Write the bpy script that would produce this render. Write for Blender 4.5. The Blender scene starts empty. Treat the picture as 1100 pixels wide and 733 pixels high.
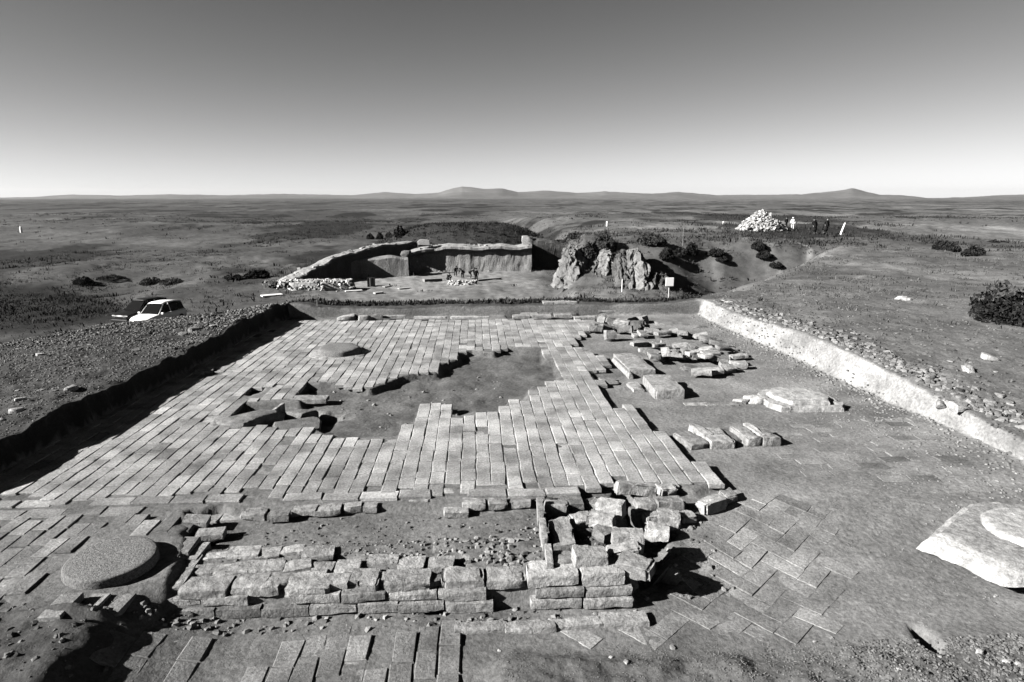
import bpy, bmesh, math, random
import numpy as np
from mathutils import Vector, Matrix
SC = bpy.context.scene
COL = SC.collection
# ------------------------------------------------------------------ camera model (used to read positions off the photo)
F, CX, CY, CH = 700.0, 550.0, 366.5, 3.3
PIT = math.atan((CY-212)/F); YAW = math.atan(40*math.cos(PIT)/F)
def ray(px, py):
    a = (px-CX)/F; b = (py-CY)/F
    fy = math.cos(PIT)-b*math.sin(PIT); fz = -math.sin(PIT)-b*math.cos(PIT)
    return (a*math.cos(YAW)+fy*math.sin(YAW), -a*math.sin(YAW)+fy*math.cos(YAW), fz)
def P(px, py, z=0.0):
    r = ray(px, py); t = (z-CH)/r[2]
    return (r[0]*t, r[1]*t)
def S(t):
    t = np.clip(t, 0, 1); return t*t*(3-2*t)
# ------------------------------------------------------------------ numpy noise
def _h(ix, iy, iz, seed):
    n = (ix.astype(np.int64)*374761393 + iy.astype(np.int64)*668265263 + iz.astype(np.int64)*2147483647 + seed*1442695041) & 0xffffffff
    n = ((n ^ (n >> 13))*1274126177) & 0xffffffff
    n = ((n ^ (n >> 16))*2246822519) & 0xffffffff
    return ((n ^ (n >> 15)) & 0xffffff)/float(0xffffff)*2-1
def noise2(x, y, seed=0):
    x = np.asarray(x, float); y = np.asarray(y, float)
    ix = np.floor(x); iy = np.floor(y); u = x-ix; v = y-iy
    u = u*u*(3-2*u); v = v*v*(3-2*v); z = np.zeros_like(ix)
    a = _h(ix, iy, z, seed); b = _h(ix+1, iy, z, seed); c = _h(ix, iy+1, z, seed); d = _h(ix+1, iy+1, z, seed)
    return (a*(1-u)+b*u)*(1-v)+(c*(1-u)+d*u)*v
def fbm(x, y, oct=4, seed=0, gain=.5):
    s = 0; a = 1; t = 0
    for i in range(oct):
        s = s+a*noise2(x*(2**i)+i*17.3, y*(2**i)-i*9.1, seed+i); t += a; a *= gain
    return s/t
def noise3(p, seed=0):
    i = np.floor(p); f = p-i; f = f*f*(3-2*f); r = 0
    for dx in (0, 1):
        for dy in (0, 1):
            for dz in (0, 1):
                w = (f[:, 0] if dx else 1-f[:, 0])*(f[:, 1] if dy else 1-f[:, 1])*(f[:, 2] if dz else 1-f[:, 2])
                r = r+w*_h(i[:, 0]+dx, i[:, 1]+dy, i[:, 2]+dz, seed)
    return r
def inpoly(x, y, poly):
    x = np.asarray(x, float); y = np.asarray(y, float); c = np.zeros(x.shape, bool); n = len(poly)
    for i in range(n):
        x1, y1 = poly[i]; x2, y2 = poly[i-1]
        if y1 == y2: continue
        m = ((y1 > y) != (y2 > y)) & (x < (x2-x1)*(y-y1)/(y2-y1)+x1)
        c ^= m
    return c
def polydist(x, y, poly):
    d = np.full(np.shape(x), 1e9); n = len(poly)
    for i in range(n):
        x1, y1 = poly[i]; x2, y2 = poly[i-1]
        ex, ey = x2-x1, y2-y1
        t = np.clip(((x-x1)*ex+(y-y1)*ey)/(ex*ex+ey*ey), 0, 1)
        d = np.minimum(d, np.hypot(x-x1-t*ex, y-y1-t*ey))
    return np.where(inpoly(x, y, poly), -d, d)
# ------------------------------------------------------------------ object helpers
def tag(o, label=None, cat=None, group=None, kind=None):
    if label: o['label'] = label
    if cat: o['category'] = cat
    if group: o['group'] = group
    if kind: o['kind'] = kind
    return o
SHARP = {'brick': 32, 'stone': 28, 'stone_slab': 32, 'plinth': 30, 'lower_step': 30, 'upper_step': 30, 'plinth_core': 35, 'earth_block': 25, 'plank': 30, 'body': 38}
def mobj(name, V, Fc, mat, parent=None, smooth=True, tone=None, loc=None):
    me = bpy.data.meshes.new(name)
    V = np.asarray(V, dtype=np.float32)
    if isinstance(Fc, np.ndarray) and Fc.shape[1] in (3, 4):
        k = Fc.shape[1]; n = len(Fc)
        me.vertices.add(len(V)); me.vertices.foreach_set('co', V.ravel())
        me.loops.add(n*k); me.loops.foreach_set('vertex_index', Fc.astype(np.int32).ravel())
        me.polygons.add(n); me.polygons.foreach_set('loop_start', np.arange(0, n*k, k, dtype=np.int32))
        try: me.polygons.foreach_set('loop_total', np.full(n, k, dtype=np.int32))
        except Exception: pass
        me.update(calc_edges=True)
    else:
        me.from_pydata(V.tolist(), [], [list(map(int, f)) for f in Fc]); me.update()
    me.polygons.foreach_set('use_smooth', np.full(len(me.polygons), bool(smooth)))
    if tone is not None:
        at = me.attributes.new('tone', 'FLOAT', 'POINT')
        at.data.foreach_set('value', np.asarray(tone, dtype=np.float32))
    if smooth and name in SHARP: me.set_sharp_from_angle(angle=math.radians(SHARP[name]))
    me.materials.append(mat)
    o = bpy.data.objects.new(name, me); COL.objects.link(o)
    if parent: o.parent = parent
    if loc is not None: o.location = loc
    return o
def empty(name, loc, rz=0, label=None, cat=None, group=None):
    o = bpy.data.objects.new(name, None); COL.objects.link(o)
    o.location = loc; o.rotation_euler = (0, 0, rz); o.empty_display_size = .2
    return tag(o, label, cat, group)
# ------------------------------------------------------------------ materials (all grey: the photograph is black and white)
def mat(name, base=.3, var=.35, scale=8, bump=.4, bscale=40, bdist=.01, rough=.95, attr=False, fine=None, objrand=False, spec=.2, metal=0):
    if name not in ('white_paint', 'lamp_glass', 'light_cloth', 'grey_metal'): base *= .58
    m = bpy.data.materials.new(name); m.use_nodes = True
    N = m.node_tree.nodes; L = m.node_tree.links; b = N['Principled BSDF']
    b.inputs['Roughness'].default_value = rough; b.inputs['Specular IOR Level'].default_value = spec
    b.inputs['Metallic'].default_value = metal
    geo = N.new('ShaderNodeNewGeometry')
    def nz(s, det=6, r=.6):
        n = N.new('ShaderNodeTexNoise'); n.inputs['Scale'].default_value = s; n.inputs['Detail'].default_value = det
        n.inputs['Roughness'].default_value = r; L.new(geo.outputs['Position'], n.inputs['Vector']); return n
    def mr(src, a, c, d0=.3, d1=.7):
        r = N.new('ShaderNodeMapRange'); r.inputs['From Min'].default_value = d0; r.inputs['From Max'].default_value = d1
        r.inputs['To Min'].default_value = a; r.inputs['To Max'].default_value = c; L.new(src, r.inputs['Value']); return r.outputs[0]
    def mul(a, c):
        n = N.new('ShaderNodeMath'); n.operation = 'MULTIPLY'
        for i, s in enumerate((a, c)):
            if isinstance(s, (int, float)): n.inputs[i].default_value = s
            else: L.new(s, n.inputs[i])
        return n.outputs[0]
    if attr:
        at = N.new('ShaderNodeAttribute'); at.attribute_name = 'tone'; v = at.outputs['Fac']
        if base != 1: v = mul(v, base)
    else: v = base
    if var: v = mul(v, mr(nz(scale).outputs['Fac'], 1-var, 1+var))
    if fine: v = mul(v, mr(nz(fine[0], 3, .7).outputs['Fac'], 1-fine[1], 1+fine[1]))
    if objrand:
        oi = N.new('ShaderNodeObjectInfo'); v = mul(v, mr(oi.outputs['Random'], .78, 1.22, 0, 1))
    cc = N.new('ShaderNodeCombineColor')
    for i in range(3):
        if isinstance(v, (int, float)): cc.inputs[i].default_value = v
        else: L.new(v, cc.inputs[i])
    L.new(cc.outputs[0], b.inputs['Base Color'])
    if bump:
        bp = N.new('ShaderNodeBump'); bp.inputs['Strength'].default_value = bump; bp.inputs['Distance'].default_value = bdist
        L.new(nz(bscale, 8, .65).outputs['Fac'], bp.inputs['Height']); L.new(bp.outputs[0], b.inputs['Normal'])
    return m
M_ground = mat('soil', 1, .36, 1.1, .8, 16, .022, attr=True, fine=(22, .38))
M_hill = mat('hill_soil', 1, .3, .01, .0, 1, attr=True, fine=(.05, .2))
M_brick = mat('brick_paving', 1, .46, 2.2, .9, 40, .012, attr=True, fine=(38, .42))
M_block = mat('brick_weathered', .38, .5, 11, 1, 20, .025, fine=(60, .3), objrand=True)
M_pale = mat('pale_stone', .47, .45, 10, 1, 20, .025, fine=(60, .28), objrand=True)
M_stone = mat('grey_stone', .24, .45, 8, 1, 26, .02, fine=(70, .4), objrand=True)
M_bank = mat('pale_earth', 1, .25, .8, .9, 6, .1, attr=True, fine=(7, .3))
M_grass = mat('dry_scrub', 1, .4, .6, 0, 1, attr=True)
M_gravel = mat('gravel', 1, .3, 20, 0, 1, attr=True)
M_white = mat('white_paint', .8, .05, 4, 0, rough=.35, spec=.5)
M_dark = mat('dark_paint', .02, .1, 4, 0, rough=.4, spec=.2)
M_glass = mat('dark_glass', .008, 0, 1, 0, rough=.45, spec=.04)
M_tyre = mat('rubber', .02, .1, 30, 0, rough=.8)
M_chrome = mat('lamp_glass', .7, 0, 1, 0, rough=.15, spec=.8)
M_cloth = mat('dark_cloth', .02, .2, 15, 0, rough=.95)
M_cloth2 = mat('light_cloth', .7, .1, 15, 0, rough=.95)
M_skin = mat('skin', .3, .1, 15, 0, rough=.6)
M_wood = mat('weathered_wood', .3, .3, 12, .4, 30, .005, rough=.9)
M_metal = mat('grey_metal', .45, .1, 5, 0, rough=.5)
# ------------------------------------------------------------------ terrain heights
MOUND = [(-12.6, -12), (-12.2, 9), (-10.6, 12.6), (-7.9, 15.2), (-6.3, 16.9), (-4.2, 19.0), (6.6, 19.6), (8.9, 20.6), (12.4, 24.6), (26, 44), (32, 47), (45, 42), (70, 15), (70, -12)]
def XL(y): return -5.97+.05*(y-7)+.05*noise2(y*.9, y*0+3, 5)+.025*noise2(y*4, y*0+1, 6)
def XR(y): return 6.5+(18.9-y)*.0585+.06*noise2(y*.8, y*0+9, 7)
def YB(x): return 18.72+.06*noise2(x*.8, x*0+2, 8)
PITS = [(303, 449, .42, .5, .24), (338, 448, .55, .42, .20), (232, 403, .34, .28, .24), (276, 423, .14, .42, .16), (560, 341, .5, .25, .25), (634, 340, .5, .22, .22), (692, 572, .34, .55, .17), (700, 600, .3, .35, .08), (677, 541, .2, .42, .15), (480, 612, .22, .16, .10), (467, 634, .12, .12, .14), (232, 556, .16, .14, .12), (216, 583, .2, .12, .10), (1001, 663, .10, .22, .10), (660, 349, .8, .35, .12), (366, 606, .2, .1, .06)]
def floorz(x, y):
    z = -.085+.010*fbm(x*1.2, y*1.2, 4, 11)
    lowf = S((5.25-y)/.12)*S((1.55-x)/.2)*S((x+3.25)/1.3)                      # below the front wall
    z = z-.19*np.maximum(lowf, S((x-1.2)/.2)*S((6.7-y)/1.5))
    soil = S((6.9-y)/.1)*S((y-5.2)/.1)*S((x+2.9)/.3)*S((1.5-x)/.2)
    z = z-.03*soil*S((y-5.95)/.1)+.03*soil*S((6.0-y)/.1)*(1+.5*noise2(x*7, y*7, 29))
    right = S((x-1.9)/.9)
    z = z-.045*right*S((7.6-y)/1.5)
    pv = S(-polydist(x, y, PAVE)/.08); z = z+pv*(.070+.004*fbm(x*5, y*5, 3, 15))*(1-lowf)
    hole = S(-polydist(x, y, HOLE)/.10)
    z = z-.070*hole
    z = z-.05*hole*(1+.8*fbm(x*2.5, y*2.5, 3, 14))
    for (a_, b_, rx, ry, dp) in PITS:
        px_, py_ = P(a_, b_, -.1); q_ = np.hypot((x-px_)/rx, (y-py_)/ry)+.25*noise2(x*6, y*6, 28); z = z-dp*(1-S((q_-.55)/.45))
    # rough rim of earth nearest the camera
    fr = S((4.55-y+.14*noise2(x*1.7, y*2, 20)+.05*noise2(x*7, y*7, 26))/.22)*S((x+.02*noise2(x*9, y*9, 27)-.02)/.2)
    z = z+fr*(.06+.06*fbm(x*4, y*4, 5, 21, .65))
    fl = S((4.98-y+.10*noise2(x*1.6, y*2, 22))/.2)*S((-2.75-x+.1*noise2(x*3, y*3, 23))/.3)
    z = z+fl*(.13+.06*fbm(x*4, y*4, 4, 24, .6))
    ped = S((.95-np.hypot(x+3.42, (y-5.62)))/.3)              # earth pad round the stone disc
    z = z+.045*ped
    return z
def hq(x, y):
    right = S((x-5)/2.5)
    hl = .22+(.105+.10*S((y-9)/6))*S((-4.2-x)/1.2)
    hr = .14+.27*S((y-7.5)/4.5)
    h = hl*(1-right)+hr*right
    h = h+right*(-.028*np.maximum(np.hypot(x-7, (y-12)*.6)-4, 0)) + .10*fbm(x*.35, y*.35, 3, 31)
    h = h-.035*np.maximum(-8-x, 0)
    h = h+(.05*noise2(x*1.3, y*2.4, 37)+.03*noise2(x*3, y*6, 38))*S((-5.2-x)/.3)*S((x+7.2)/.8)
    return h
def low(x, y):
    r = np.hypot(x, y)
    z = -6.5+.9*fbm(x/26, y/24, 4, 41, .55)*S((r-58)/40)*(1-S((r-500)/500))+2.4*fbm(x/90, y/110, 4, 42)*S((r-110)/200)+4*fbm(x/600, y/700, 3, 43)*S((r-700)/1500)
    pit = S((15-np.abs(x+2))/3)*S((y-60)/5)*S((93-y)/3)
    z = z*(1-pit)-6.5*pit
    w = np.maximum(S((x-11)/8)*S((y-60)/26), S((x-24)/22))*(1-S((r-150)/250))
    z = z+(3.8+1.35*S((x-16)/14))*w
    yy_ = np.maximum(y, 1.0); fh = S((x/yy_-.137)/.03)*S((y-59+1.2*noise2(x/3, y/3, 45))/7)*(1-S((y-86)/22))*(1-S((x-30)/26))
    z = z+1.7*S((x/yy_-.118)/.04)*(1-S((x/yy_-.30)/.08))*S((y-43)/16)*(1-S((y-66)/10))
    z = z+(-1.15+.3*fbm(x/5, y/5, 3, 46)-z)*fh
    e = np.hypot((x+1.5)/20, (y-106)/14)
    z = z+5.6*(1-S((e-.3)/.75))
    # shallow gully and banks on the left of the plain
    g = S(1-np.abs((y-72-.25*(x+60)))/14)*S((-32-x)/10)
    z = z-1.2*g
    return z
def zt(x, y):
    x = np.asarray(x, float); y = np.asarray(y, float)
    out = np.empty(x.shape); near = (np.abs(x) < 95) & (y < 75)
    L_ = low(x, y)
    d = np.full(x.shape, 99.0); 
    if near.any(): d[near] = polydist(x[near], y[near], MOUND)
    d = d+.5*noise2(x/2.2, y/2.2, 33)
    h = hq(x, y)+.035*fbm(x*1.6, y*1.6, 4, 34)+.02*fbm(x*7, y*7, 3, 35, .7)*S((40-y)/20)+.30*fbm(x/5, y/5, 4, 36, .6)*S((x-9)/4)
    W = np.where(x > 7, 9.0+6*S((x-25)/15), 10.5)
    z = L_+(h-L_)*(1-S(d/W))
    return z
def court(x, y):
    """1 outside the excavated court, 0 inside"""
    wl = 1-S((x-XL(y))/.05)
    wr = 1-S((XR(y)-x)/(.10))
    # the sunlit right bank leans back
    lean = .17*S((y-7)/4)
    wr = S((x-XR(y)+.04)/(.10+lean))
    wb = 1-S((YB(x)-y)/.07)
    return np.maximum(np.maximum(wl, wr), wb), wl, wr, wb
def zn(x, y):
    x = np.asarray(x, float); y = np.asarray(y, float)
    o, wl, wr, wb = court(x, y)
    f = floorz(x, y)
    return f+(zt(x, y)-f)*o
def hit(px, py, near=False):
    r = ray(px, py); t = np.exp(np.linspace(math.log(3), math.log(7000), 9000))
    x = r[0]*t; y = r[1]*t; z = CH+r[2]*t
    g = np.where((y < 24) & (np.abs(x) < 15.5), zn(x, y), zt(x, y))
    i = int(np.argmax(z < g))
    if i == 0: i = len(t)-1
    return (float(x[i]), float(y[i]), float(g[i]))
def gz(x, y):
    f = zn if (y < 24 and abs(x) < 15.5) else zt
    return float(f(np.array([x]), np.array([y]))[0])
# ------------------------------------------------------------------ outlines read off the photo
HOLE_PX = [(232, 457), (246, 444), (262, 434), (300, 432), (322, 432), (318, 420), (328, 412), (357, 411), (380, 415), (397, 418), (412, 413), (430, 405), (445, 402), (468, 400), (473, 392), (490, 387), (492, 380), (506, 377), (530, 379), (536, 374), (585, 374), (586, 386), (598, 387), (603, 404), (594, 413), (572, 415), (566, 430), (548, 431), (535, 445), (510, 442), (495, 447), (481, 445), (480, 437), (453, 437), (451, 455), (432, 462), (430, 468), (400, 470), (375, 471), (352, 468), (338, 461)]
HOLE = [P(a, b, -.02) for a, b in HOLE_PX]
PAVE_PX = [(330, 344), (640, 343), (641, 352), (622, 361), (617, 372), (652, 384), (652, 394), (636, 399), (648, 412), (647, 424), (660, 437), (676, 437), (688, 450), (715, 464), (727, 478), (735, 489), (757, 494), (776, 514), (794, 531), (778, 517), (747, 527), (722, 523), (712, 513), (664, 515), (656, 519), (600, 531), (590, 538), (205, 547), (212, 562), (205, 590), (182, 640), (160, 654), (140, 668), (90, 672), (0, 668), (-260, 665), (-260, 560), (0, 500), (240, 345)]
PAVE = [P(a, b, 0) for a, b in PAVE_PX]
DISC = P(120, 606, .05)
# ------------------------------------------------------------------ the ground sheet
def grid_faces(nx, ny, off=0):
    i = np.arange(ny-1)[:, None]*nx+np.arange(nx-1)[None, :]
    return np.stack([i, i+1, i+nx+1, i+nx], -1).reshape(-1, 4)+off
def build_ground():
    # near part, finer along the cut edges
    xs = [-15.5]
    while xs[-1] < 15.5:
        x = xs[-1]; s = .038
        if -6.2 < x < -5.25: s = .016
        elif 6.3 < x < 7.6: s = .024
        elif abs(x) > 8.5: s = .06
        xs.append(x+s)
    ys = [2.2]
    while ys[-1] < 24:
        y = ys[-1]; s = .026 if y < 6 else .034 if y < 9 else .05 if y < 14 else .075
        if 18.5 < y < 18.9: s = .02
        ys.append(y+s)
    xs = np.array(xs); ys = np.array(ys); X, Y = np.meshgrid(xs, ys)
    Z = zn(X, Y); o, wl, wr, wb = court(X, Y)
    ins = 1-o
    # pebbly relief everywhere, stronger on spoil
    Z = Z+(.008*fbm(X*9, Y*9, 3, 51, .7)+.012*np.maximum(fbm(X*4.2, Y*4.2, 4, 56, .75)-.18, 0))*ins*np.where(inpoly(X, Y, PAVE) & ~inpoly(X, Y, HOLE), .35, 1)
    lf = S((-6.2-X)/.3)
    Z = Z+lf*(.030*fbm(X*5, Y*5, 4, 52, .8)+.05*np.maximum(fbm(X*8, Y*8, 2, 57)-.2, 0))
    rt = S((X-7.2)/.3)*o; Z = Z+rt*(.03*fbm(X*5, Y*5, 4, 53, .8))
    edge = S(1-np.abs(X-XR(Y)-.55)/.45)*o*S((19-Y)/1)
    Z = Z+edge*(.06*np.maximum(fbm(X*4.5, Y*4.5, 3, 54, .8), -.2))
    wf = S(1-np.abs(wr-.5)*2)*(X > 5)
    X2 = X+wf*(.05*fbm(Y*5, Z*9, 4, 55, .7)+.05*noise2(Y*1.7, Z*3, 58))
    # surface tone = the soil's own colour, plus shade painted on the left trench face
    T = np.full(X.shape, .20)
    T = T*(1+.35*fbm(X*1.1, Y*1.1, 5, 61, .65))
    dirt = inpoly(X, Y, HOLE); T = np.where(dirt, .15*(1+.45*fbm(X*2, Y*3, 5, 62, .65)), T)
    rf = S((X-1.8)/1.2); T = T*(1-rf)+rf*(.27*(1+.45*fbm(X*.6, Y*1.5, 6, 63, .65)))
    fr = S((4.6-Y+.14*noise2(X*1.7, Y*2, 20))/.25)*S(X/.2); T = T*(1-fr)+fr*.16*(1+.3*fbm(X*2, Y*2, 3, 64))
    fl = S((5.1-Y)/.2)*S((-2.7-X)/.2); T = T*(1-fl)+fl*.10*(1+.4*fbm(X*2, Y*2, 3, 64))
    outT = np.where(X < 0, .07*(1+.35*fbm(X*1.4, Y*1.4, 4, 65)), .18*(1+.40*fbm(X*.6, Y*.6, 4, 66)))
    backT = .085*(1+.4*fbm(X*2, Y*2, 3, 67)); bm_ = S((Y-18.6)/.3)*S((X+6.5)/1)*S((8-X)/1)
    outT = outT*(1-bm_)+bm_*backT
    T = T*ins+outT*o
    lface = S(wl/.1)*(1-S((wl-.93)/.07))*(X < -5); T = T*(1-lface)+lface*.022  # left cut face painted near black to deepen its shade
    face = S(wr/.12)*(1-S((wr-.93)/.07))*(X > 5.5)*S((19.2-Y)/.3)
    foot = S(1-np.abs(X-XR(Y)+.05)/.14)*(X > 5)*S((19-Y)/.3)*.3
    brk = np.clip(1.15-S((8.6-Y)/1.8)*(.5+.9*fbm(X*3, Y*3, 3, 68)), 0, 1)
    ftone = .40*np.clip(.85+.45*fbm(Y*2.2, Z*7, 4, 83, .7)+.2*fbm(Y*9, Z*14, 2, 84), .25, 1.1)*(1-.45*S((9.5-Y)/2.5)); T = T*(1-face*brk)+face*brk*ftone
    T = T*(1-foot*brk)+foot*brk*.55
    bface = S(wb/.1)*(1-S((wb-.95)/.05))*(np.abs(X) < 6.6); T = T*(1-bface)+bface*.20
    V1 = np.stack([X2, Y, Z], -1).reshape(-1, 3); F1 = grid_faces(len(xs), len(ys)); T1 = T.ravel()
    # far part: polar sheet out to the horizon
    na, nr = 860, 640
    az = np.linspace(math.radians(-64), math.radians(64), na); rr = np.exp(np.linspace(math.log(13), math.log(7500), nr))
    A, R = np.meshgrid(az, rr); X = np.sin(A)*R; Y = np.cos(A)*R
    Z = zt(X, Y)
    mid = S((R-25)/20)*(1-S((R-500)/600))
    Z = Z+mid*(.14*fbm(X*.9, Y*.9, 3, 71, .7)+S((R-60)/30)*.45*np.maximum(fbm(X/5, Y/6, 4, 70, .6), -.1)*(1-S((15-np.abs(X+2))/3)*S((Y-60)/5)*S((93-Y)/3)))
    inr = S((15.3-np.abs(X))/.5)*S((23.8-Y)/.5)
    Z = Z-inr*1.2
    T = .105*(.8+.55*S((X/np.maximum(Y, 1)+.3)/.8))*(1+.35*fbm(X/9, Y/9, 5, 72, .65))*(1+.45*fbm(X/60, Y/90, 4, 73))*(1+.3*fbm(X/300, Y/500, 3, 74))
    rn = S((X-6)/3)*S((70-Y)/20); T = T*(1-rn)+rn*.17*(1+.6*fbm(X/2, Y/2, 5, 75, .7))*(1+.5*fbm(X/7, Y/9, 4, 76))
    ln = S((-12-X)/3)*S((60-Y)/10); T = T*(1-ln)+ln*.065*(1+.4*fbm(X/2, Y/2, 4, 77))
    # dark scrubby ground
    dk = S((-X/np.maximum(Y, 1)-.50+.08*noise2(X/8, Y/8, 89))/.1)*S((Y-47+4*noise2(X/6, Y/6, 88))/5)*S((88-Y+6*noise2(X/9, Y/7, 90))/8); T = T*(1-.93*dk)
    e = np.hypot((X+1.5)/19, (Y-103)/14); dm = 1-S((e-.75)/.25); T = T*(1-.72*dm)
    ds = S((X-8)/3)*S((Y-57)/4)*S((96-Y)/3)*S((62-X)/8); T = T*(1-ds)+ds*.12*(1+.4*fbm(X/3, Y/3, 4, 78))
    pt = S((X+19)/3)*np.maximum(S((9-X)/3), S((60-Y)/4)*S((15-X)/3))*S((Y-44)/6)*S((92-Y)/3); T = T*(1-pt)+pt*.25*(1+.3*fbm(X/2, Y/4, 4, 79))
    T = T*(1-.78*S((fbm(X/24, Y/46, 5, 80, .6)-.06)/.16)*S((R-60)/30)*(1-S((R-1500)/800)))*(1+.5*fbm(X/3, Y/7, 4, 81, .7)*S((R-40)/30))*(1+.5*S((fbm(X/40, Y/40, 5, 82, .6)-.1)/.2)*S((R-60)/30))
    # worn footpaths over the right-hand slope
    for pts, wd in (([(795, 316), (838, 292), (880, 275)], .5), ([(845, 258), (870, 268), (885, 276)], .7), ([(880, 276), (960, 288), (1100, 303)], .5), ([(866, 312), (905, 300), (930, 296)], .4)):
        W = [hit(a, b)[:2] for a, b in pts]
        for (x1, y1), (x2, y2) in zip(W, W[1:]):
            t = np.clip(((X-x1)*(x2-x1)+(Y-y1)*(y2-y1))/((x2-x1)**2+(y2-y1)**2), 0, 1)
            dd = np.hypot(X-x1-t*(x2-x1), Y-y1-t*(y2-y1)); T = np.maximum(T, .30*(1-S(dd/wd)))
    V2 = np.stack([X, Y, Z], -1).reshape(-1, 3); F2 = grid_faces(na, nr, len(V1))
    # polar winding: flip so normals point up
    F2 = F2[:, ::-1]
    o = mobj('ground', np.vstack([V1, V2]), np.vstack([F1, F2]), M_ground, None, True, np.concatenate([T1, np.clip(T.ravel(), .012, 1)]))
    tag(o, 'bare steppe earth with the shallow excavated court cut into it', kind='structure')
build_ground()
def build_hills():
    prof = [(-600, 212), (-300, 209), (-100, 211.5), (0, 213.2), (40, 212.6), (75, 210.6), (130, 211.5), (180, 210.4), (240, 211.2), (300, 210.2), (380, 211.2), (412, 208.6), (445, 210.2), (470, 209.4), (485, 205.8), (497, 203.8), (510, 205.2), (525, 206.2), (540, 205.6), (556, 208.6), (590, 207.4), (620, 209.6), (650, 208.2), (700, 210), (730, 208.6), (770, 211.4), (800, 211), (860, 210.6), (890, 208.2), (905, 207), (915, 205.4), (928, 208), (945, 210.8), (970, 211.4), (1000, 214), (1040, 212.8), (1075, 211), (1100, 210.6), (1250, 208), (1500, 211)]
    na, nr = 900, 46; az = np.linspace(math.radians(-58), math.radians(58), na)
    pxs = CX+F/math.cos(PIT)*np.tan(az-YAW)
    ypx = np.interp(pxs, [p[0] for p in prof], [p[1] for p in prof])
    R0 = 6200.0
    ypx = ypx-.7*np.abs(fbm(az*38, az*0+4, 4, 93, .6))
    Hh = (213.3-ypx)*R0/F*1.2*np.cos(az-YAW)+8
    rr = np.linspace(4600, 8200, nr); A, R = np.meshgrid(az, rr)
    t = (R-R0)/np.where(R < R0, 1600, 2000)
    ridge = 1-S(np.abs(t))
    X = np.sin(A)*R; Y = np.cos(A)*R
    Z = -9+ridge*(Hh[None, :])+ridge*(1-ridge)*26*fbm(X/500, Y/500, 4, 91)
    T = .17*(1+.45*fbm(X/260, Y/500, 4, 92))
    V = np.stack([X, Y, Z], -1).reshape(-1, 3)
    tag(mobj('hills', V, grid_faces(na, nr)[:, ::-1], M_hill, None, True, T.ravel()), 'low bare hills along the horizon', kind='structure')
build_hills()
# ------------------------------------------------------------------ bricks, blocks, stones
_cube = {}
def cube_grid(k):
    if k in _cube: return _cube[k]
    g = {4: [-1, -.9, .9, 1], 6: [-1, -.9, -.35, .35, .9, 1], 8: [-1, -.93, -.6, -.2, .2, .6, .93, 1], 12: [-1, -.95, -.8, -.55, -.3, -.1, .1, .3, .55, .8, .95, 1]}[k]
    V = []; idx = {}; Fc = []
    def vid(p):
        q = tuple(round(c, 4) for c in p)
        if q not in idx: idx[q] = len(V); V.append(q)
        return idx[q]
    for ax in range(3):
        for s in (-1, 1):
            for i in range(k-1):
                for j in range(k-1):
                    q = []
                    for (a, b) in ((g[i], g[j]), (g[i+1], g[j]), (g[i+1], g[j+1]), (g[i], g[j+1])):
                        p = [0, 0, 0]; p[ax] = s; p[(ax+1) % 3] = a; p[(ax+2) % 3] = b; q.append(vid(p))
                    Fc.append(q if s > 0 else q[::-1])
    _cube[k] = (np.array(V, float), np.array(Fc)); return _cube[k]
def rough_block(L, W, H, seed, k=8, rnd=.06, rough=.012, chip=.5, skew=.03):
    V, Fc = cube_grid(k); p = V.copy(); rg = np.random.RandomState(seed)
    n = p/np.linalg.norm(p, axis=1)[:, None]
    p = p*(1-rnd)+n*rnd*1.35
    q = p*np.array([L, W, H])/2
    # skew corners
    sk = rg.uniform(-skew, skew, (2, 2, 3))
    tx = (p[:, 0]+1)/2; ty = (p[:, 1]+1)/2
    for a in range(2):
        for b in range(2):
            w = (tx if a else 1-tx)*(ty if b else 1-ty); q = q+w[:, None]*sk[a, b][None, :]*min(L, W)*np.array([1, 1, .3])
    d = noise3(q*9+seed*3.7, seed)*.6+noise3(q*26+seed, seed+1)*.4
    q = q+n*(d*rough)[:, None]
    # chipped corners and edges
    cn = np.maximum(0, (np.abs(V) > .85).sum(1)-1)
    c = noise3(q*5+seed*1.3, seed+5); q = q-n*(np.maximum(c, 0)*cn*chip*min(W, H)*.35)[:, None]
    return q, Fc
def rough_stone(sx, sy, sz, seed, k=8, rnd=.45, rough=.12):
    V, Fc = cube_grid(k); rg = np.random.RandomState(seed)
    n = V/np.linalg.norm(V, axis=1)[:, None]
    p = V*(1-rnd)+n*rnd*1.25
    d = noise3(n*1.4+seed*2.1, seed)+.5*noise3(n*3.3+seed, seed+1)
    p = p*(1+rough*d)[:, None]
    for _ in range(5):                       # broken flat faces
        a = rg.normal(size=3); a /= np.linalg.norm(a); h = rg.uniform(.62, .95)
        s = p@a-h; p = p-np.maximum(s, 0)[:, None]*a[None, :]*.9
    return p*np.array([sx, sy, sz])/2, Fc
def rotm(yaw=0, pitch=0, roll=0):
    return np.array((Matrix.Rotation(yaw, 3, 'Z') @ Matrix.Rotation(pitch, 3, 'Y') @ Matrix.Rotation(roll, 3, 'X')))
RS = random.Random(7)
_seed = [100]
def sd(): _seed[0] += 1; return _seed[0]
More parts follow.
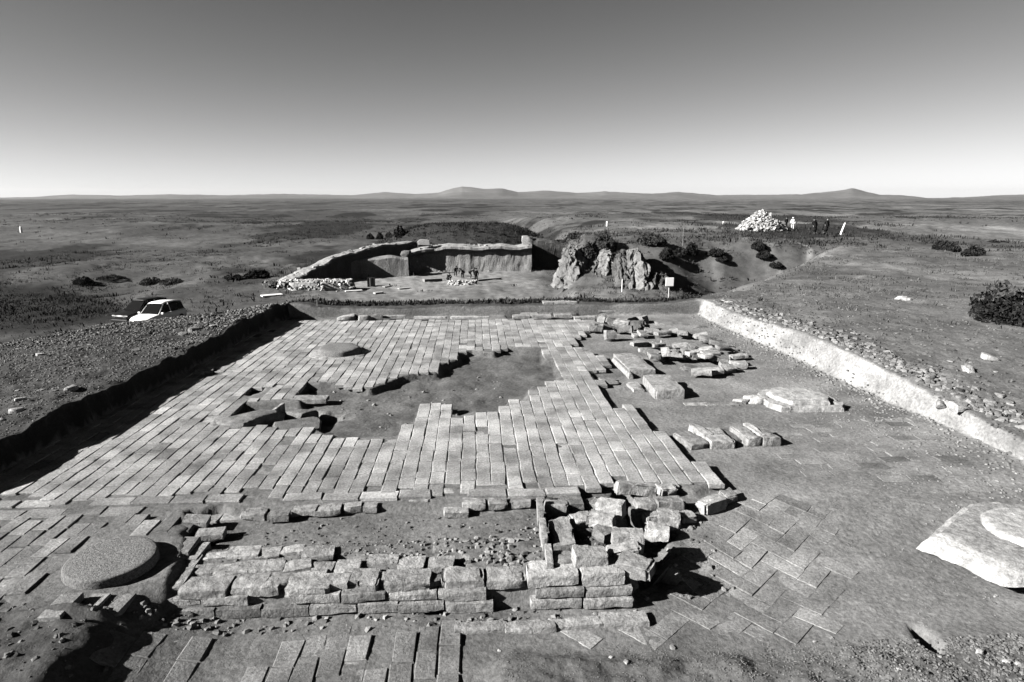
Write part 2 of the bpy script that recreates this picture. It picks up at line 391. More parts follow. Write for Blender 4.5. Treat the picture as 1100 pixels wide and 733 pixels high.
def brick(px, py, top, L=.36, W=.18, H=.08, yaw=0, tilt=(0, 0), m=None, label=None, group=None, parent=None, name='brick', cat='brick', rnd=.04, rough=.008, chip=.45, world=None, skew=.03, k=8):
    """a single brick whose upper face is at height top, seen at px,py in the photo"""
    x, y = world if world else P(px, py, top)
    V, Fc = rough_block(L, W, H, sd(), k, rnd*.6, rough, chip, skew)
    V = V@rotm(0, tilt[0], tilt[1]).T
    o = mobj(name, V, Fc, m or M_block, parent, True)
    o.location = (x, y, top-H/2); o.rotation_euler = (0, 0, yaw)
    if parent is None: tag(o, label, cat, group)
    elif label: o['label'] = label
    return o
def stone(px, py, top, sx, sy, sz, yaw=None, m=None, label=None, group=None, world=None, name='stone', cat='stone', rnd=.4, rough=.14, tilt=(0, 0), k=8):
    x, y = world if world else P(px, py, top)
    V, Fc = rough_stone(sx, sy, sz, sd(), k, rnd, rough)
    V = V@rotm(0, tilt[0], tilt[1]).T
    o = mobj(name, V, Fc, m or M_stone, None, True); o.location = (x, y, top-sz/2); o.rotation_euler = (0, 0, RS.uniform(0, 3) if yaw is None else yaw)
    return tag(o, label, cat, group)
# ---- the paving: one laid surface
def paving(name, label, bricks, depth=.06, conform=False):
    """bricks: list of x,y,L,W,yaw,top,tone"""
    n = len(bricks); B = np.array(bricks, float); rg = np.random.RandomState(3)
    c8 = np.array([(-1, -1), (1, -1), (1, 1), (-1, 1)], float)
    V = np.zeros((n, 12, 3)); L = B[:, 2]; W = B[:, 3]; yaw = B[:, 4]
    jit = rg.normal(0, .004, (n, 4, 2)); ca, sa = np.cos(yaw), np.sin(yaw)
    tiltx = rg.normal(0, .006, n); tilty = rg.normal(0, .008, n)
    for i in range(4):
        for ring, (ins, zz) in enumerate(((0, -depth), (0, -.008), (.004, 0))):
            lx = c8[i, 0]*(L/2-ins*rg.uniform(.5, 4.0, n))+jit[:, i, 0]; ly = c8[i, 1]*(W/2-ins*rg.uniform(.6, 1.9, n))+jit[:, i, 1]
            V[:, ring*4+i, 0] = B[:, 0]+lx*ca-ly*sa; V[:, ring*4+i, 1] = B[:, 1]+lx*sa+ly*ca
            V[:, ring*4+i, 2] = B[:, 5]+zz+lx*tiltx+ly*tilty
    if conform:
        off = (B[:, 5]-floorz(B[:, 0], B[:, 1]))[:, None]; fz_ = floorz(V[:, :, 0], V[:, :, 1]); zz = V[:, :, 2]-B[:, 5][:, None]; V[:, :, 2] = fz_+off+zz
    base = (np.arange(n)*12)[:, None]
    f = []
    for r in (0, 4):
        for i in range(4):
            j = (i+1) % 4; f.append([r+i, r+j, r+4+j, r+4+i])
    f.append([8, 9, 10, 11])
    Fc = (base[:, :, None]+np.array(f)[None]).reshape(-1, 4)
    T = np.repeat(B[:, 6], 12)
    return tag(mobj(name, V.reshape(-1, 3), Fc, M_brick, None, False, T), label, kind='structure')
rg = np.random.RandomState(12)
BL = []
x = -5.98
gaps = {275: 0}
miss = [P(275, 422, 0), P(232, 402, 0), P(226, 400, 0)]
while x < 3.1:
    w = .178+rg.normal(0, .004); y = 4.4+rg.uniform(0, .36); col_t = rg.normal(0, .012); wide = .007 if rg.rand() < .2 else 0
    while y < 18.6:
        L = .335+rg.normal(0, .012)
        if rg.rand() < .06: L *= .5
        cx_, cy_ = x+w/2, y+L/2
        ok = inpoly(np.array([cx_]), np.array([cy_]), PAVE)[0] and not inpoly(np.array([cx_]), np.array([cy_]), HOLE)[0]
        if cy_ < 7.03 and cy_ > 6.55 and cx_ > -6: ok = False
        if ok and math.hypot(cx_-DISC[0], cy_-DISC[1]) < .60: ok = False
        for (mx, my) in miss:
            if abs(cx_-mx) < .10 and abs(cy_-my) < .3: ok = False
        if ok and 18.3 < cy_ and rg.rand() < .3: ok = False
        frontleft = cy_ < 6.6
        if ok and not (frontleft and rg.rand() < .04):
            d = .012 if frontleft else .0
            wear = fbm(np.array([cx_*.35]), np.array([cy_*.3]), 3, 5)[0]
            tn = .40+.11*wear+col_t+rg.normal(0, .055)+(.05 if cy_ > 8.5 else 0)
            if rg.rand() < .06: tn += .12
            if frontleft: tn -= .11
            BL.append((cx_, cy_, L-.002-d, w-.001-wide-d, math.pi/2*0+rg.normal(0, .011 if not frontleft else .02), rg.normal(0, .003 if not frontleft else .006)-(.014 if rg.rand() < .02 else 0)+(.0 if not frontleft else -.005), tn))
            if frontleft: b = BL[-1]; BL[-1] = b[:5]+(float(floorz(np.array([cx_]), np.array([cy_]))[0])+.014+rg.normal(0, .004), b[6])
            # stored length runs along y
            b = BL[-1]; BL[-1] = (b[0], b[1], b[3], b[2]-.003, b[4], b[5], b[6])
        y += L+.005
    x += w+.002+(.004 if rg.rand() < .3 else 0)
x = -5.95
while x < .95:                                   # a course laid crosswise along the front edge
    L = .40+rg.normal(0, .03)
    if rg.rand() > .08: BL.append((x+L/2, 6.93+rg.normal(0, .008), L, .17+rg.normal(0, .008), rg.normal(0, .012), rg.normal(.004, .006), .33+rg.normal(0, .05)))
    x += L+.012
x = -5.95
while x < -2.55:
    L = .38+rg.normal(0, .04)
    if rg.rand() > .15: BL.append((x+L/2, 6.70+rg.normal(0, .012), L, .20, rg.normal(0, .02), float(floorz(np.array([x+L/2]), np.array([6.70]))[0])+.012, .30+rg.normal(0, .04)))
    x += L+.015
paving('brick_paving', 'worn pale brick floor of the excavated hall', BL)
# worn bricks flush in the lower floor: herringbone to the right of the rubble, faint rows further right
BL = []
HB = [P(a, b, -.15) for a, b in [(690, 600), (720, 565), (795, 535), (880, 540), (915, 590), (880, 650), (830, 672), (560, 676), (690, 655)]]
U = .187
for r_ in range(-30, 40):
    for m_ in range(-12, 12):
        for (u, v, L, W) in ((r_+1+4*m_, r_+.5, 2, 1), (r_+3.5+4*m_, r_+1, 1, 2)):
            u *= U; v *= U; X0 = 3.2+u*math.cos(.72)-v*math.sin(.72); Y0 = 5.6+u*math.sin(.72)+v*math.cos(.72)
            if abs(u) < 4 and abs(v) < 4 and inpoly(np.array([X0]), np.array([Y0]), HB)[0] and rg.rand() < .93:
                fz = float(floorz(np.array([X0]), np.array([Y0]))[0])
                BL.append((X0, Y0, L*U-.003, W*U-.003, .72+rg.normal(0, .015), fz+.004+rg.normal(0, .003), .30+rg.normal(0, .03)+(.10 if rg.rand() < .1 else 0)))
RB = [P(a, b, -.12) for a, b in [(820, 470), (900, 450), (1010, 450), (1075, 492), (1040, 530), (900, 530), (820, 505)]]
y = 7.2
while y < 9.4:
    x = 3.4+rg.uniform(0, .3)
    while x < 7:
        if inpoly(np.array([x]), np.array([y]), RB)[0] and rg.rand() < .75:
            fz = float(floorz(np.array([x]), np.array([y]))[0])
            BL.append((x, y, .36, .17, rg.normal(0, .03), fz+.002+rg.normal(0, .006), .29+rg.normal(0, .05)))
        x += .375
    y += .19
# lower brick floor in front of the wall
LB = [P(a, b, -.26) for a, b in [(120, 700), (180, 686), (300, 684), (400, 682), (488, 680), (486, 742), (90, 742)]]
x = -3.2
while x < 0:
    y = 4.0+rg.uniform(0, .3)
    while y < 5.0:
        L = .29+rg.normal(0, .02)
        if inpoly(np.array([x]), np.array([y+L/2]), LB)[0] and rg.rand() < .99:
            fz = float(floorz(np.array([x]), np.array([y+L/2]))[0])
            t_ = .02 if x > -.75 else .003+rg.normal(0, .004)
            BL.append((x, y+L/2, .178, L+.005, rg.normal(0, .01), fz+t_+rg.normal(0, .006), .25+rg.normal(0, .04)+(.05 if x > -1 else 0)))
        y += L+.012
    x += .185
paving('worn_brick_floor', 'faint worn bricks showing flush through the lower earth floor', BL, conform=True)
# ---- front retaining wall, courses of bricks
wall = empty('brick_wall', (-.9, 5.15, -.27), 0, 'long low brick wall of three courses along the front edge of the platform', 'wall')
def wx(px, z=-.1): return P(px, 650, z)[0]
def wbrick(x0, x1, yf, W, top, H, par=wall, **k):
    o = brick(0, 0, top, x1-x0-.012, W, H, RS.gauss(0, .012), world=((x0+x1)/2, yf+W/2+RS.gauss(0, .008)), parent=par, **k)
    pl = par.location; o.location = (o.location[0]-pl[0], o.location[1]-pl[1], o.location[2]-pl[2]+RS.gauss(0, .003)); return o
# lower course
xa = -3.0
for i in range(14):
    Lb = RS.choice([.34, .38, .42]) 
    if xa+Lb > .42: break
    wbrick(xa, xa+Lb, 5.13+RS.gauss(0, .008)-(.004*i), .22, -.175, .085, m=M_stone if i < 4 else M_block, rough=.012, chip=.7)
    xa += Lb
xa = -2.85
for i in range(14):
    Lb = RS.choice([.40, .44, .36])
    if xa+Lb > .44: break
    if i != 2: wbrick(xa, xa+Lb, 5.16+RS.gauss(0, .006)-(.004*i), .22, -.09, .08, rough=.01, chip=.7)
    xa += Lb
# top course: large blocks, read off the photo (left px, right px)
for (a, b, mt, hh) in [(188, 240, M_block, .09), (243, 296, M_block, .095), (302, 352, M_block, .10), (378, 404, M_block, .10), (408, 462, M_block, .11), (472, 520, M_pale, .10), (523, 568, M_pale, .10)]:
    z = -.0; x0 = P(a, 636, z)[0]; x1 = P(b, 636, z)[0]
    wbrick(x0, x1, 5.18, .24, z-.02, hh*.85, m=mt, rough=.02, chip=1.0, rnd=.06, k=12)
pier = empty('brick_pier', (.93, 5.1, -.27), 0, 'square stack of bricks at the right-hand end of the front wall', 'brick stack')
for (x0, x1, top, H, yf, W, mt) in [(.45, .90, -.17, .085, 5.08, .3, M_block), (.91, 1.36, -.17, .085, 5.07, .3, M_block), (.50, .93, -.08, .085, 5.10, .3, M_block), (.94, 1.36, -.08, .085, 5.09, .3, M_block), (.43, .89, .045, .115, 5.13, .26, M_pale), (.90, 1.30, .055, .12, 5.12, .27, M_pale)]:
    wbrick(x0, x1, yf, W, top, H, par=pier, m=mt, rough=.014, chip=.7, rnd=.08, k=12)
# ---- bed of bricks behind the wall: rows read off the photo
def rowlab(row, i, n, extra='brick'):
    o = ['leftmost', 'second', 'third', 'fourth', 'fifth', 'sixth', 'seventh', 'eighth', 'ninth']
    s = o[i] if i == 0 else o[i]+' from the left'
    return f'{extra}, {s} in the {row}'
G1 = 'bricks bedded in rows behind the front wall'
def row(lst, rowname, group, top, **k):
    for i, t in enumerate(lst):
        px, py, Lp, Wd, yw, mt = t
        x, y = P(px, py, top); L = Lp/F*math.hypot(y, CH)*1.02
        adj = 'pale worn brick' if mt is M_pale else 'grey worn brick'
        brick(px, py, top+RS.gauss(0, .006), L, max(Wd, .12)*1.04 if Wd < .25 else Wd, .075, yw+RS.gauss(0, .04), (RS.gauss(0, .03), RS.gauss(0, .03)), mt, rowlab(rowname, i, len(lst), adj), group, rough=.014, chip=.8, rnd=.10, **k)
row([(233, 596, 29, .13, .12, M_pale), (262, 592, 31, .19, 0, M_block), (288, 593, 24, .17, .15, M_block), (313, 590, 24, .13, .1, M_pale), (341, 592, 31, .19, .05, M_pale), (412, 600, 30, .16, 0, M_block)], 'back row of the brick bed', G1, -.03)
row([(222, 611, 26, .15, 0, M_block), (249, 611, 32, .19, .1, M_block), (285, 607, 38, .19, .05, M_block), (320, 606, 27, .19, .1, M_block), (347, 608, 22, .15, 0, M_block), (374, 607, 25, .18, -.05, M_pale), (442, 603, 27, .19, 0, M_block), (474, 603, 26, .17, .08, M_pale)], 'middle row of the brick bed', G1, -.028)
row([(240, 623, 34, .16, .05, M_block), (272, 621, 30, .17, 0, M_block), (301, 622, 22, .15, .1, M_block), (334, 619, 29, .17, 0, M_pale), (362, 621, 24, .16, 0, M_block), (392, 617, 27, .18, 0, M_block), (417, 617, 15, .13, .1, M_pale), (440, 618, 30, .14, 0, M_block)], 'front row of the brick bed', G1, -.026)
row([(206, 592, 22, .30, 0, M_block), (199, 606, 22, .3, 0, M_block), (190, 620, 23, .3, 0, M_block)], 'file beside the stone disc', G1, -.02)
brick(211, 557, .03, .24, .17, .08, .1, (.12, .05), M_pale, 'brightest tilted brick standing proud above the hole right of the disc', G1)
brick(226, 571, -.02, .27, .17, .08, .15, (.0, .0), M_block, 'grey brick just below the bright tilted brick', G1)
# ---- scattered bricks along the front edge of the paving
row([(273, 549, 24, .17, 0, M_block), (300, 551, 20, .14, 0, M_stone), (328, 545, 24, .16, 0, M_block), (353, 545, 25, .16, 0, M_block), (379, 542, 17, .12, .1, M_pale), (398, 542, 14, .12, 0, M_block), (450, 536, 20, .12, 0, M_block)], 'left broken row below the paving edge', 'loose bricks along the paving edge', -.03)
row([(478, 527, 20, .15, 0, M_pale), (509, 538, 24, .17, 0, M_block), (535, 538, 20, .15, 0, M_pale), (560, 537, 20, .13, 0, M_block)], 'right broken row below the paving edge', 'loose bricks along the paving edge', -.02)
brick(490, 548, -.04, .26, .11, .07, .1, (.1, .1), M_pale, 'lone pale brick lying in the earth below the paving edge', None)
row([(472, 590, 14, .12, 0, M_block), (491, 590, 15, .13, 0, M_block), (526, 585, 27, .12, 0, M_pale), (556, 582, 26, .13, 0, M_pale)], 'sparse line left of the brick pile', 'bricks in the earth left of the pile', -.06)
brick(465, 622, -.05, .1, .1, .05, .4, (0, 0), M_stone, 'small dark brick bit in the gap of the wall', None)
# flush bricks at the foot of the wall
row([(517, 672, 52, .12, 0, M_block), (570, 671, 50, .12, 0, M_block), (620, 668, 48, .12, .03, M_block), (670, 663, 48, .16, .06, M_block)], 'flush row before the brick stack', 'flush bricks at the foot of the wall', -.235)
# ---- tumbled pile at the right end
pg = 'tumbled bricks in the pile at the front right'
# bricks on edge, in line away from the camera
for (px, py, L, lab) in [(580, 541, .30, 'thin brick set on edge, farthest of the three in line'), (584, 567, .42, 'thin brick set on edge, middle of the three in line'), (590, 595, .36, 'thin brick set on edge, nearest of the three in line')]:
    brick(px, py, .09, L, .06, .2, math.pi/2-.04, (0, 0), M_pale, lab, pg)
PL = [
 (597, 540, .02, .24, .22, .12, .0, M_block, 'square grey brick at the back left of the pile'),
 (613, 537, .0, .26, .24, .12, .05, M_stone, 'dark grey block at the back of the pile left of the black gap'),
 (604, 570, .04, .22, .5, .10, .0, M_block, 'long flat slab beside the bricks set on edge'),
 (602, 598, .05, .24, .26, .12, .0, M_block, 'flat slab nearest the stack beside the edge bricks'),
 (656, 538, .16, .30, .16, .16, -.5, M_pale, 'bright slab leaning at the top of the black shadow'),
 (646, 552, .13, .28, .15, .14, -.45, M_pale, 'bright slab just below the leaning one'),
 (624, 555, .03, .24, .2, .10, .3, M_block, 'grey wedge of brick in the middle of the pile'),
 (649, 568, .04, .18, .18, .10, .6, M_stone, 'small dark broken brick deep in the pile'),
 (674, 572, .16, .30, .18, .16, -.1, M_pale, 'rounded pale brick at the edge of the big shadow'),
 (670, 587, .10, .30, .16, .14, .1, M_block, 'grey brick under the rounded pale one'),
 (633, 592, .14, .30, .22, .16, .05, M_pale, 'big pale block above the stack'),
 (683, 602, .12, .32, .20, .13, -.6, M_block, 'pointed pale brick overhanging the right of the pile'),
 (640, 607, .02, .3, .16, .14, 0, M_block, 'brick wedged behind the stack'),
 (683, 519, .06, .48, .14, .14, .05, M_pale, 'long bright brick capping the paving edge'),
 (716, 522, .03, .22, .15, .10, .2, M_pale, 'short bright brick right of the long capping one'),
 (694, 538, .03, .24, .18, .14, .0, M_block, 'left grey block below the capping brick'),
 (718, 536, .05, .30, .2, .16, .05, M_block, 'right grey block below the capping brick'),
 (702, 552, -.01, .2, .16, .12, .1, M_block, 'grey brick in the lower tier right of the shadow'),
 (718, 551, .0, .24, .2, .14, -.2, M_pale, 'pale brick in the lower tier right of the shadow'),
 (706, 565, -.04, .24, .2, .13, -.3, M_pale, 'lowest pale brick right of the shadow'),
 (738, 552, -.05, .16, .14, .10, .2, M_block, 'small brick beside the lower tier'),
 (764, 537, .0, .34, .16, .13, .45, M_pale, 'slanting bright block under the paving corner'),
 (782, 529, -.02, .16, .16, .1, .3, M_block, 'last brick at the corner of the paving'),
]
for (px, py, top, L, W, H, yw, mt, lab) in PL:
    brick(px, py, top, L, W, H, yw, (RS.gauss(0, .07), RS.gauss(0, .07)), mt, lab, pg, rough=.022, chip=.9, rnd=.16, k=12)
# fill stones that carry the pile
for (px, py, top, s) in [(640, 575, -.03, .3), (655, 590, -.02, .3), (625, 570, -.04, .28), (665, 555, -.03, .25), (690, 548, -.06, .25), (648, 540, -.03, .26), (730, 542, -.06, .22), (668, 610, -.04, .3), (752, 545, -.07, .2), (632, 540, -.05, .2)]:
    stone(px, py, top, s, s*.8, .2, None, M_stone, 'rough dark lump half buried in the core of the front pile', pg, rnd=.3)
# ---- stone disc on the left
def lathe(name, prof, mt, parent, n=64, wob=.01, seed=1, smooth=True, loc=None):
    V = []; Fc = []
    for (r, z) in prof:
        for i in range(n):
            a = 2*math.pi*i/n; V.append((r*math.cos(a), r*math.sin(a), z))
    for k in range(len(prof)-1):
        for i in range(n):
            j = (i+1) % n; Fc.append([k*n+i, k*n+j, (k+1)*n+j, (k+1)*n+i])
    V = np.array(V); d = noise3(V*6+seed*5, seed)+.5*noise3(V*20+seed, seed+2); rr = np.hypot(V[:, 0], V[:, 1])[:, None]+1e-6
    V[:, :2] *= 1+wob*d[:, None]/np.maximum(rr, .1); V[:, 2] += wob*.5*d*(rr[:, 0] < max(p[0] for p in prof)*.97)
    Fc.append([(len(prof)-1)*n+i for i in range(n)])
    return mobj(name, V, Fc, mt, parent, smooth, loc=loc)
M_disc = mat('granite', .26, .45, 45, 1.0, 60, .02, fine=(130, .6))
dz = float(floorz(np.array([DISC[0]]), np.array([DISC[1]]))[0])
disc_loc = (DISC[0], DISC[1], dz-.03); DL = ('large round grey stone disc in the brick floor at the left front', 'column base')
tag(lathe('column_base', [(.375, -.05), (.375, .04), (.378, .10), (.374, .114), (.362, .120), (.33, .123), (.28, .124), (.23, .126), (.16, .127), (.09, .126), (.02, .126)], M_disc, None, wob=.010, loc=disc_loc), *DL)
# ---- bright pillar base on the right edge
x0, y0 = P(1088, 572, -.05)
pb = empty('column_base', (x0, y0, -.16), .1, 'bright square pillar base with a round seat cut off by the right edge', 'column base')
def ngon_block(name, pts, z0, z1, mt, parent, rough=.01, seed=1, taper=.9, sub=24):
    n0 = len(pts); P2 = []
    for i in range(n0):
        a = np.array(pts[i]); b = np.array(pts[(i+1) % n0])
        for t in range(sub): P2.append(a+(b-a)*t/sub)
    P2 = np.array(P2); n = len(P2); rings = [(1.0, z0), (1.0*.5+taper*.5, z0+(z1-z0)*.5), (taper+.005, z0+(z1-z0)*.9), (taper-.02, z1), (taper*.85, z1+.003), (taper*.6, z1+.004), (taper*.3, z1)]
    V = []; Fc = []
    for s, z in rings:
        for p in P2: V.append((p[0]*s, p[1]*s, z))
    for k in range(len(rings)-1):
        for i in range(n):
            j = (i+1) % n; Fc.append([k*n+i, k*n+j, (k+1)*n+j, (k+1)*n+i])
    Fc.append([(len(rings)-1)*n+i for i in range(n)])
    V = np.array(V); d = np.stack([noise3(V*7+seed, seed+c)+.5*noise3(V*22+seed, seed+3+c) for c in range(3)], 1)
    V = V+d*rough*np.array([1, 1, .6])
    return mobj(name, V, Fc, mt, parent, True)
ngon_block('plinth', [(-.98, .1), (-.72, -.62), (.4, -1.12), (1.3, -.6), (1.3, .55), (.2, .78)], -.03, .085, M_pale, pb, .035, 3, .9)
ngon_block('plinth_core', [(-.80, .09), (-.60, -.50), (.36, -.93), (1.08, -.5), (1.08, .46), (.16, .64)], .05, .118, M_block, pb, .012, 5, .97)
lathe('seat_ring', [(.50, .07), (.48, .14), (.45, .17), (.40, .175), (.3, .17), (.02, .17)], M_pale, pb, wob=.015, seed=8).location = (.25, -.05, 0)
# ---- column base with steps, middle right
x0, y0 = P(868, 448, -.13)
cb = empty('column_base', (x0+.12, y0+.55, -.15), 0, 'pale stepped octagonal pillar base standing on the floor right of centre', 'column base')
ngon_block('lower_step', [(-.64, -.2), (-.52, -.46), (.52, -.50), (.64, -.3), (.6, .46), (.44, .58), (-.42, .58), (-.6, .42)], -.03, .15, M_pale, cb, .022, 9, .95)
ngon_block('upper_step', [(-.48, -.02), (-.3, -.36), (.32, -.38), (.48, -.05), (.42, .36), (.2, .46), (-.28, .46), (-.46, .25)], .14, .215, M_pale, cb, .02, 12, .95)
stone(812, 425, .03, .34, .3, .18, .3, M_pale, 'knobbly pale stone left of the stepped pillar base', None)
stone(798, 428, -.02, .24, .22, .12, .3, M_pale, 'smaller pale stone at the left end of the row by the pillar base', None)
brick(775, 434, -.075, .55, .16, .06, .02, (0, 0), M_block, 'long brick almost flush with the earth left of the pillar base', None)
brick(748, 434, -.08, .4, .14, .06, -.02, (0, 0), M_block, 'flat brick flush in the earth beside the big slab', None)
# ---- two large slabs in line, and the low bricks below them
x0, y0 = P(681, 390, .04)
brick(0, 0, .05, .50, 1.35, .2, .03, (0, 0), M_block, 'long upper slab of the two big slabs right of the paving', 'big slabs', name='stone_slab', cat='slab', world=(x0+.02, y0+.1), rough=.02, k=12)
x0, y0 = P(712, 412, .06)
brick(0, 0, .09, .50, .95, .22, -.02, (0, 0), M_pale, 'lower slab of the two big slabs with a bright left side', 'big slabs', name='stone_slab', cat='slab', world=(x0, y0), rough=.02, k=12)
brick(668, 392, .03, .08, 1.3, .14, .05, (0, 0), M_pale, 'thin bright kerb brick along the left of the upper slab', 'big slabs', rough=.02, chip=.8)
brick(682, 414, -.03, .2, .5, .12, .1, (0, 0), M_pale, 'crumbled pale brick between the paving and the lower slab', None, rough=.03, chip=.9)
brick(655, 409, -.03, .3, .35, .1, .2, (.05, .1), M_stone, 'crumbled grey brick at the notch of the paving edge', None, rough=.03, chip=.9)
fg = 'bricks of the short cross wall right of the paving'
for (px, py, L, W, t, yw, mt, lab) in [(742, 470, .28, .5, .0, .25, M_block, 'leftmost slab of the short cross wall, beside the paving corner'), (753, 461, .14, .45, .03, .2, M_pale, 'narrow bright brick near the left of the short cross wall'), (768, 467, .36, .62, .01, .05, M_block, 'widest grey slab of the short cross wall'), (787, 466, .22, .5, -.04, .1, M_stone, 'sunken dark brick in the middle of the short cross wall'), (800, 463, .20, .55, .04, .12, M_pale, 'second slab from the right in the short cross wall'), (811, 461, .10, .55, .05, .1, M_pale, 'thin bright slab near the right of the short cross wall'), (822, 465, .24, .45, .03, .05, M_block, 'rightmost brick of the short cross wall, casting the black shadow')]:
    brick(px, py, t, L, W, .15, yw, (RS.gauss(0, .02), RS.gauss(0, .02)), mt, lab, fg, rough=.014, chip=.7, rnd=.08, k=12)
# ---- rubble ring and rubble heap at the back right
rgx = 'bricks of the rubble ring at the back right'
ringpath = [(690, 357), (700, 354), (712, 356), (724, 354), (736, 357), (748, 360), (760, 363), (772, 367), (783, 373), (792, 381), (793, 389), (782, 393), (768, 397), (754, 397), (744, 394)]
inner = [(690, 368), (697, 376), (706, 381), (716, 377), (728, 380), (740, 378), (752, 381), (763, 379), (706, 369), (718, 367), (731, 369), (744, 371), (756, 374), (774, 384)]
ring = [(a, b, 1) for a, b in ringpath]+[(a+RS.uniform(-5, 5), b+RS.uniform(-1, 2), 0) for a, b in ringpath]+[(a, b, 1) for a, b in inner]+[(a+RS.uniform(-5, 5), b+RS.uniform(0, 3), 0) for a, b in inner]+[(a+RS.uniform(-6, 6), b-1, 2) for a, b in inner[:8]+ringpath[4:9]]
for i, (px, py, lv) in enumerate(ring):
    lb = {0: 'flat pale brick at the far left tip of the rubble ring', 9: 'pale brick at the right-hand turn of the rubble ring', 13: 'pale brick at the near edge of the rubble ring'}.get(i, 'rough flat brick in the jumbled rubble ring at the back right of the floor')
    brick(px, py, -.02+.08*lv+RS.uniform(-.02, .03), RS.uniform(.28, .42), RS.uniform(.16, .24), RS.uniform(.07, .10), RS.choice([0, 0, .2, -.3, 1.5])+RS.uniform(-.2, .2), (RS.gauss(0, .10), RS.gauss(0, .14)), M_pale if i in (0, 9, 10, 11, 12, 13) else RS.choice([M_block, M_block, M_stone, M_pale]), lb, rgx, rough=.016, chip=1.0, rnd=.1, k=8)
for (px, py, s) in [(644, 338, .4), (652, 342, .5), (660, 343, .5), (668, 344, .45), (676, 342, .5), (684, 345, .45), (650, 349, .5), (662, 350, .45), (672, 350, .4), (690, 350, .4), (640, 347, .4), (656, 355, .3)]:
    brick(px, py, RS.uniform(.02, .22), s*.9, s*.6, RS.uniform(.12, .24), RS.uniform(-.6, .6), (RS.gauss(0, .22), RS.gauss(0, .22)), RS.choice([M_stone, M_stone, M_block]), 'rough block in the dark heap at the far end of the paving', 'blocks of the dark heap', name='stone', cat='stone', rough=.03, chip=1.0, rnd=.14, k=8)
stone(688, 339, .12, .5, .4, .25, .2, M_pale, 'bright stone on top of the dark heap at the back', None)
stone(722, 346, -.02, .9, .5, .12, .1, M_stone, 'low flat grey boulder between the dark heap and the right bank', None)
stone(752, 350, -.05, .4, .25, .08, .1, M_stone, 'small flat stone near the foot of the white bank', None)
# ---- things on the far and left part of the paving
x0, y0 = P(365, 378, .02)
fb = empty('column_base', (x0, y0, -.03), 0, 'low round worn stone base far off on the left of the paving', 'column base')
lathe('disc', [(.45, -.05), (.45, .12), (.43, .15), (.36, .16), (.2, .165), (.02, .165)], M_disc, fb, wob=.02, seed=21)
lathe('foundation_pad', [(.68, -.05), (.66, .02), (.6, .035), (.02, .035)], M_block, fb, wob=.05, seed=22)
brick(352, 376, .09, .22, .16, .1, .2, (0, 0), M_pale, 'bright brick bit at the left of the far stone base', None)
stone(268, 446, .06, .85, .7, .26, .2, M_stone, 'rounded pale boulder in the left tip of the dug hole', 'boulders in the hole', rnd=.75, rough=.07, k=12)
stone(318, 452, .02, .62, .6, .26, .4, M_stone, 'darker boulder right of the rounded one in the hole', 'boulders in the hole', rnd=.6, rough=.1, k=12)
stone(322, 440, .0, .5, .3, .24, .1, M_stone, 'broken lump at the back of the hole under the lone slab', 'boulders in the hole', rnd=.4)
brick(239, 453, .0, .25, .3, .1, .3, (.1, 0), M_block, 'tilted brick at the left tip of the dug hole', None)
brick(297, 438, .03, .05, .5, .2, -.15, (0, 0), M_block, 'thin brick on edge between the two boulders', None)
row([(322, 427, 18, .25, 0, M_block), (341, 427, 20, .25, 0, M_block)], 'pair bridging the dug hole', 'bricks bridging the hole', .0)
brick(219, 396, .04, .35, .25, .1, .3, (0, .1), M_block, 'tilted brick beside the small black pit near the left shadow', None)
for (px, py, s, mt, lab) in [(371, 339, .5, M_pale, 'leftmost of the pale stones at the far edge of the paving'), (382, 337, .3, M_stone, 'dark stone between the pale ones at the far edge'), (393, 339, .4, M_pale, 'second pale stone at the far edge of the paving'), (404, 338, .35, M_stone, 'rightmost stone of the little group at the far edge')]:
    stone(px, py, .12, s, s*.7, .24, .2, mt, lab, 'stones at the far edge of the paving')
# brick stack at the back edge
st = empty('brick_stack', (*P(597, 337, -.05), -.08), 0, 'low stack of bricks against the back edge beyond the paving', 'brick stack')
for j in range(4):
    xo = -.42+.06*j*RS.random()
    for i in range(3):
        Lb = .30+.05*RS.random()
        o = mobj('brick', *rough_block(Lb, .4, .085, sd(), 6, .08, .01, .6), M_block, st); o.location = (xo+Lb/2, .08*j, .045+.09*j); xo += Lb+.015
bk = empty('brick_stack', (*P(575, 341, -.03), -.06), 0, 'curved pile of bricks beside the black hole at the back edge', 'brick stack')
for i, (dx, dy, L) in enumerate([(.0, 0, .5), (.55, .02, .6), (1.2, .05, .5), (.25, .3, .5)]):
    o = mobj('brick', *rough_block(L, .3, .10, sd(), 6, .1, .015, .6), M_block, bk); o.location = (dx-.4, dy, .05)
row([(420, 339, 30, .14, 0, M_block), (462, 340, 34, .14, 0, M_pale), (505, 340, 40, .14, 0, M_pale), (628, 340, 22, .2, 0, M_block), (655, 333, 26, .3, 0, M_block), (700, 332, 34, .35, 0, M_block)], 'line along the far court edge', 'bricks along the far edge', .05)
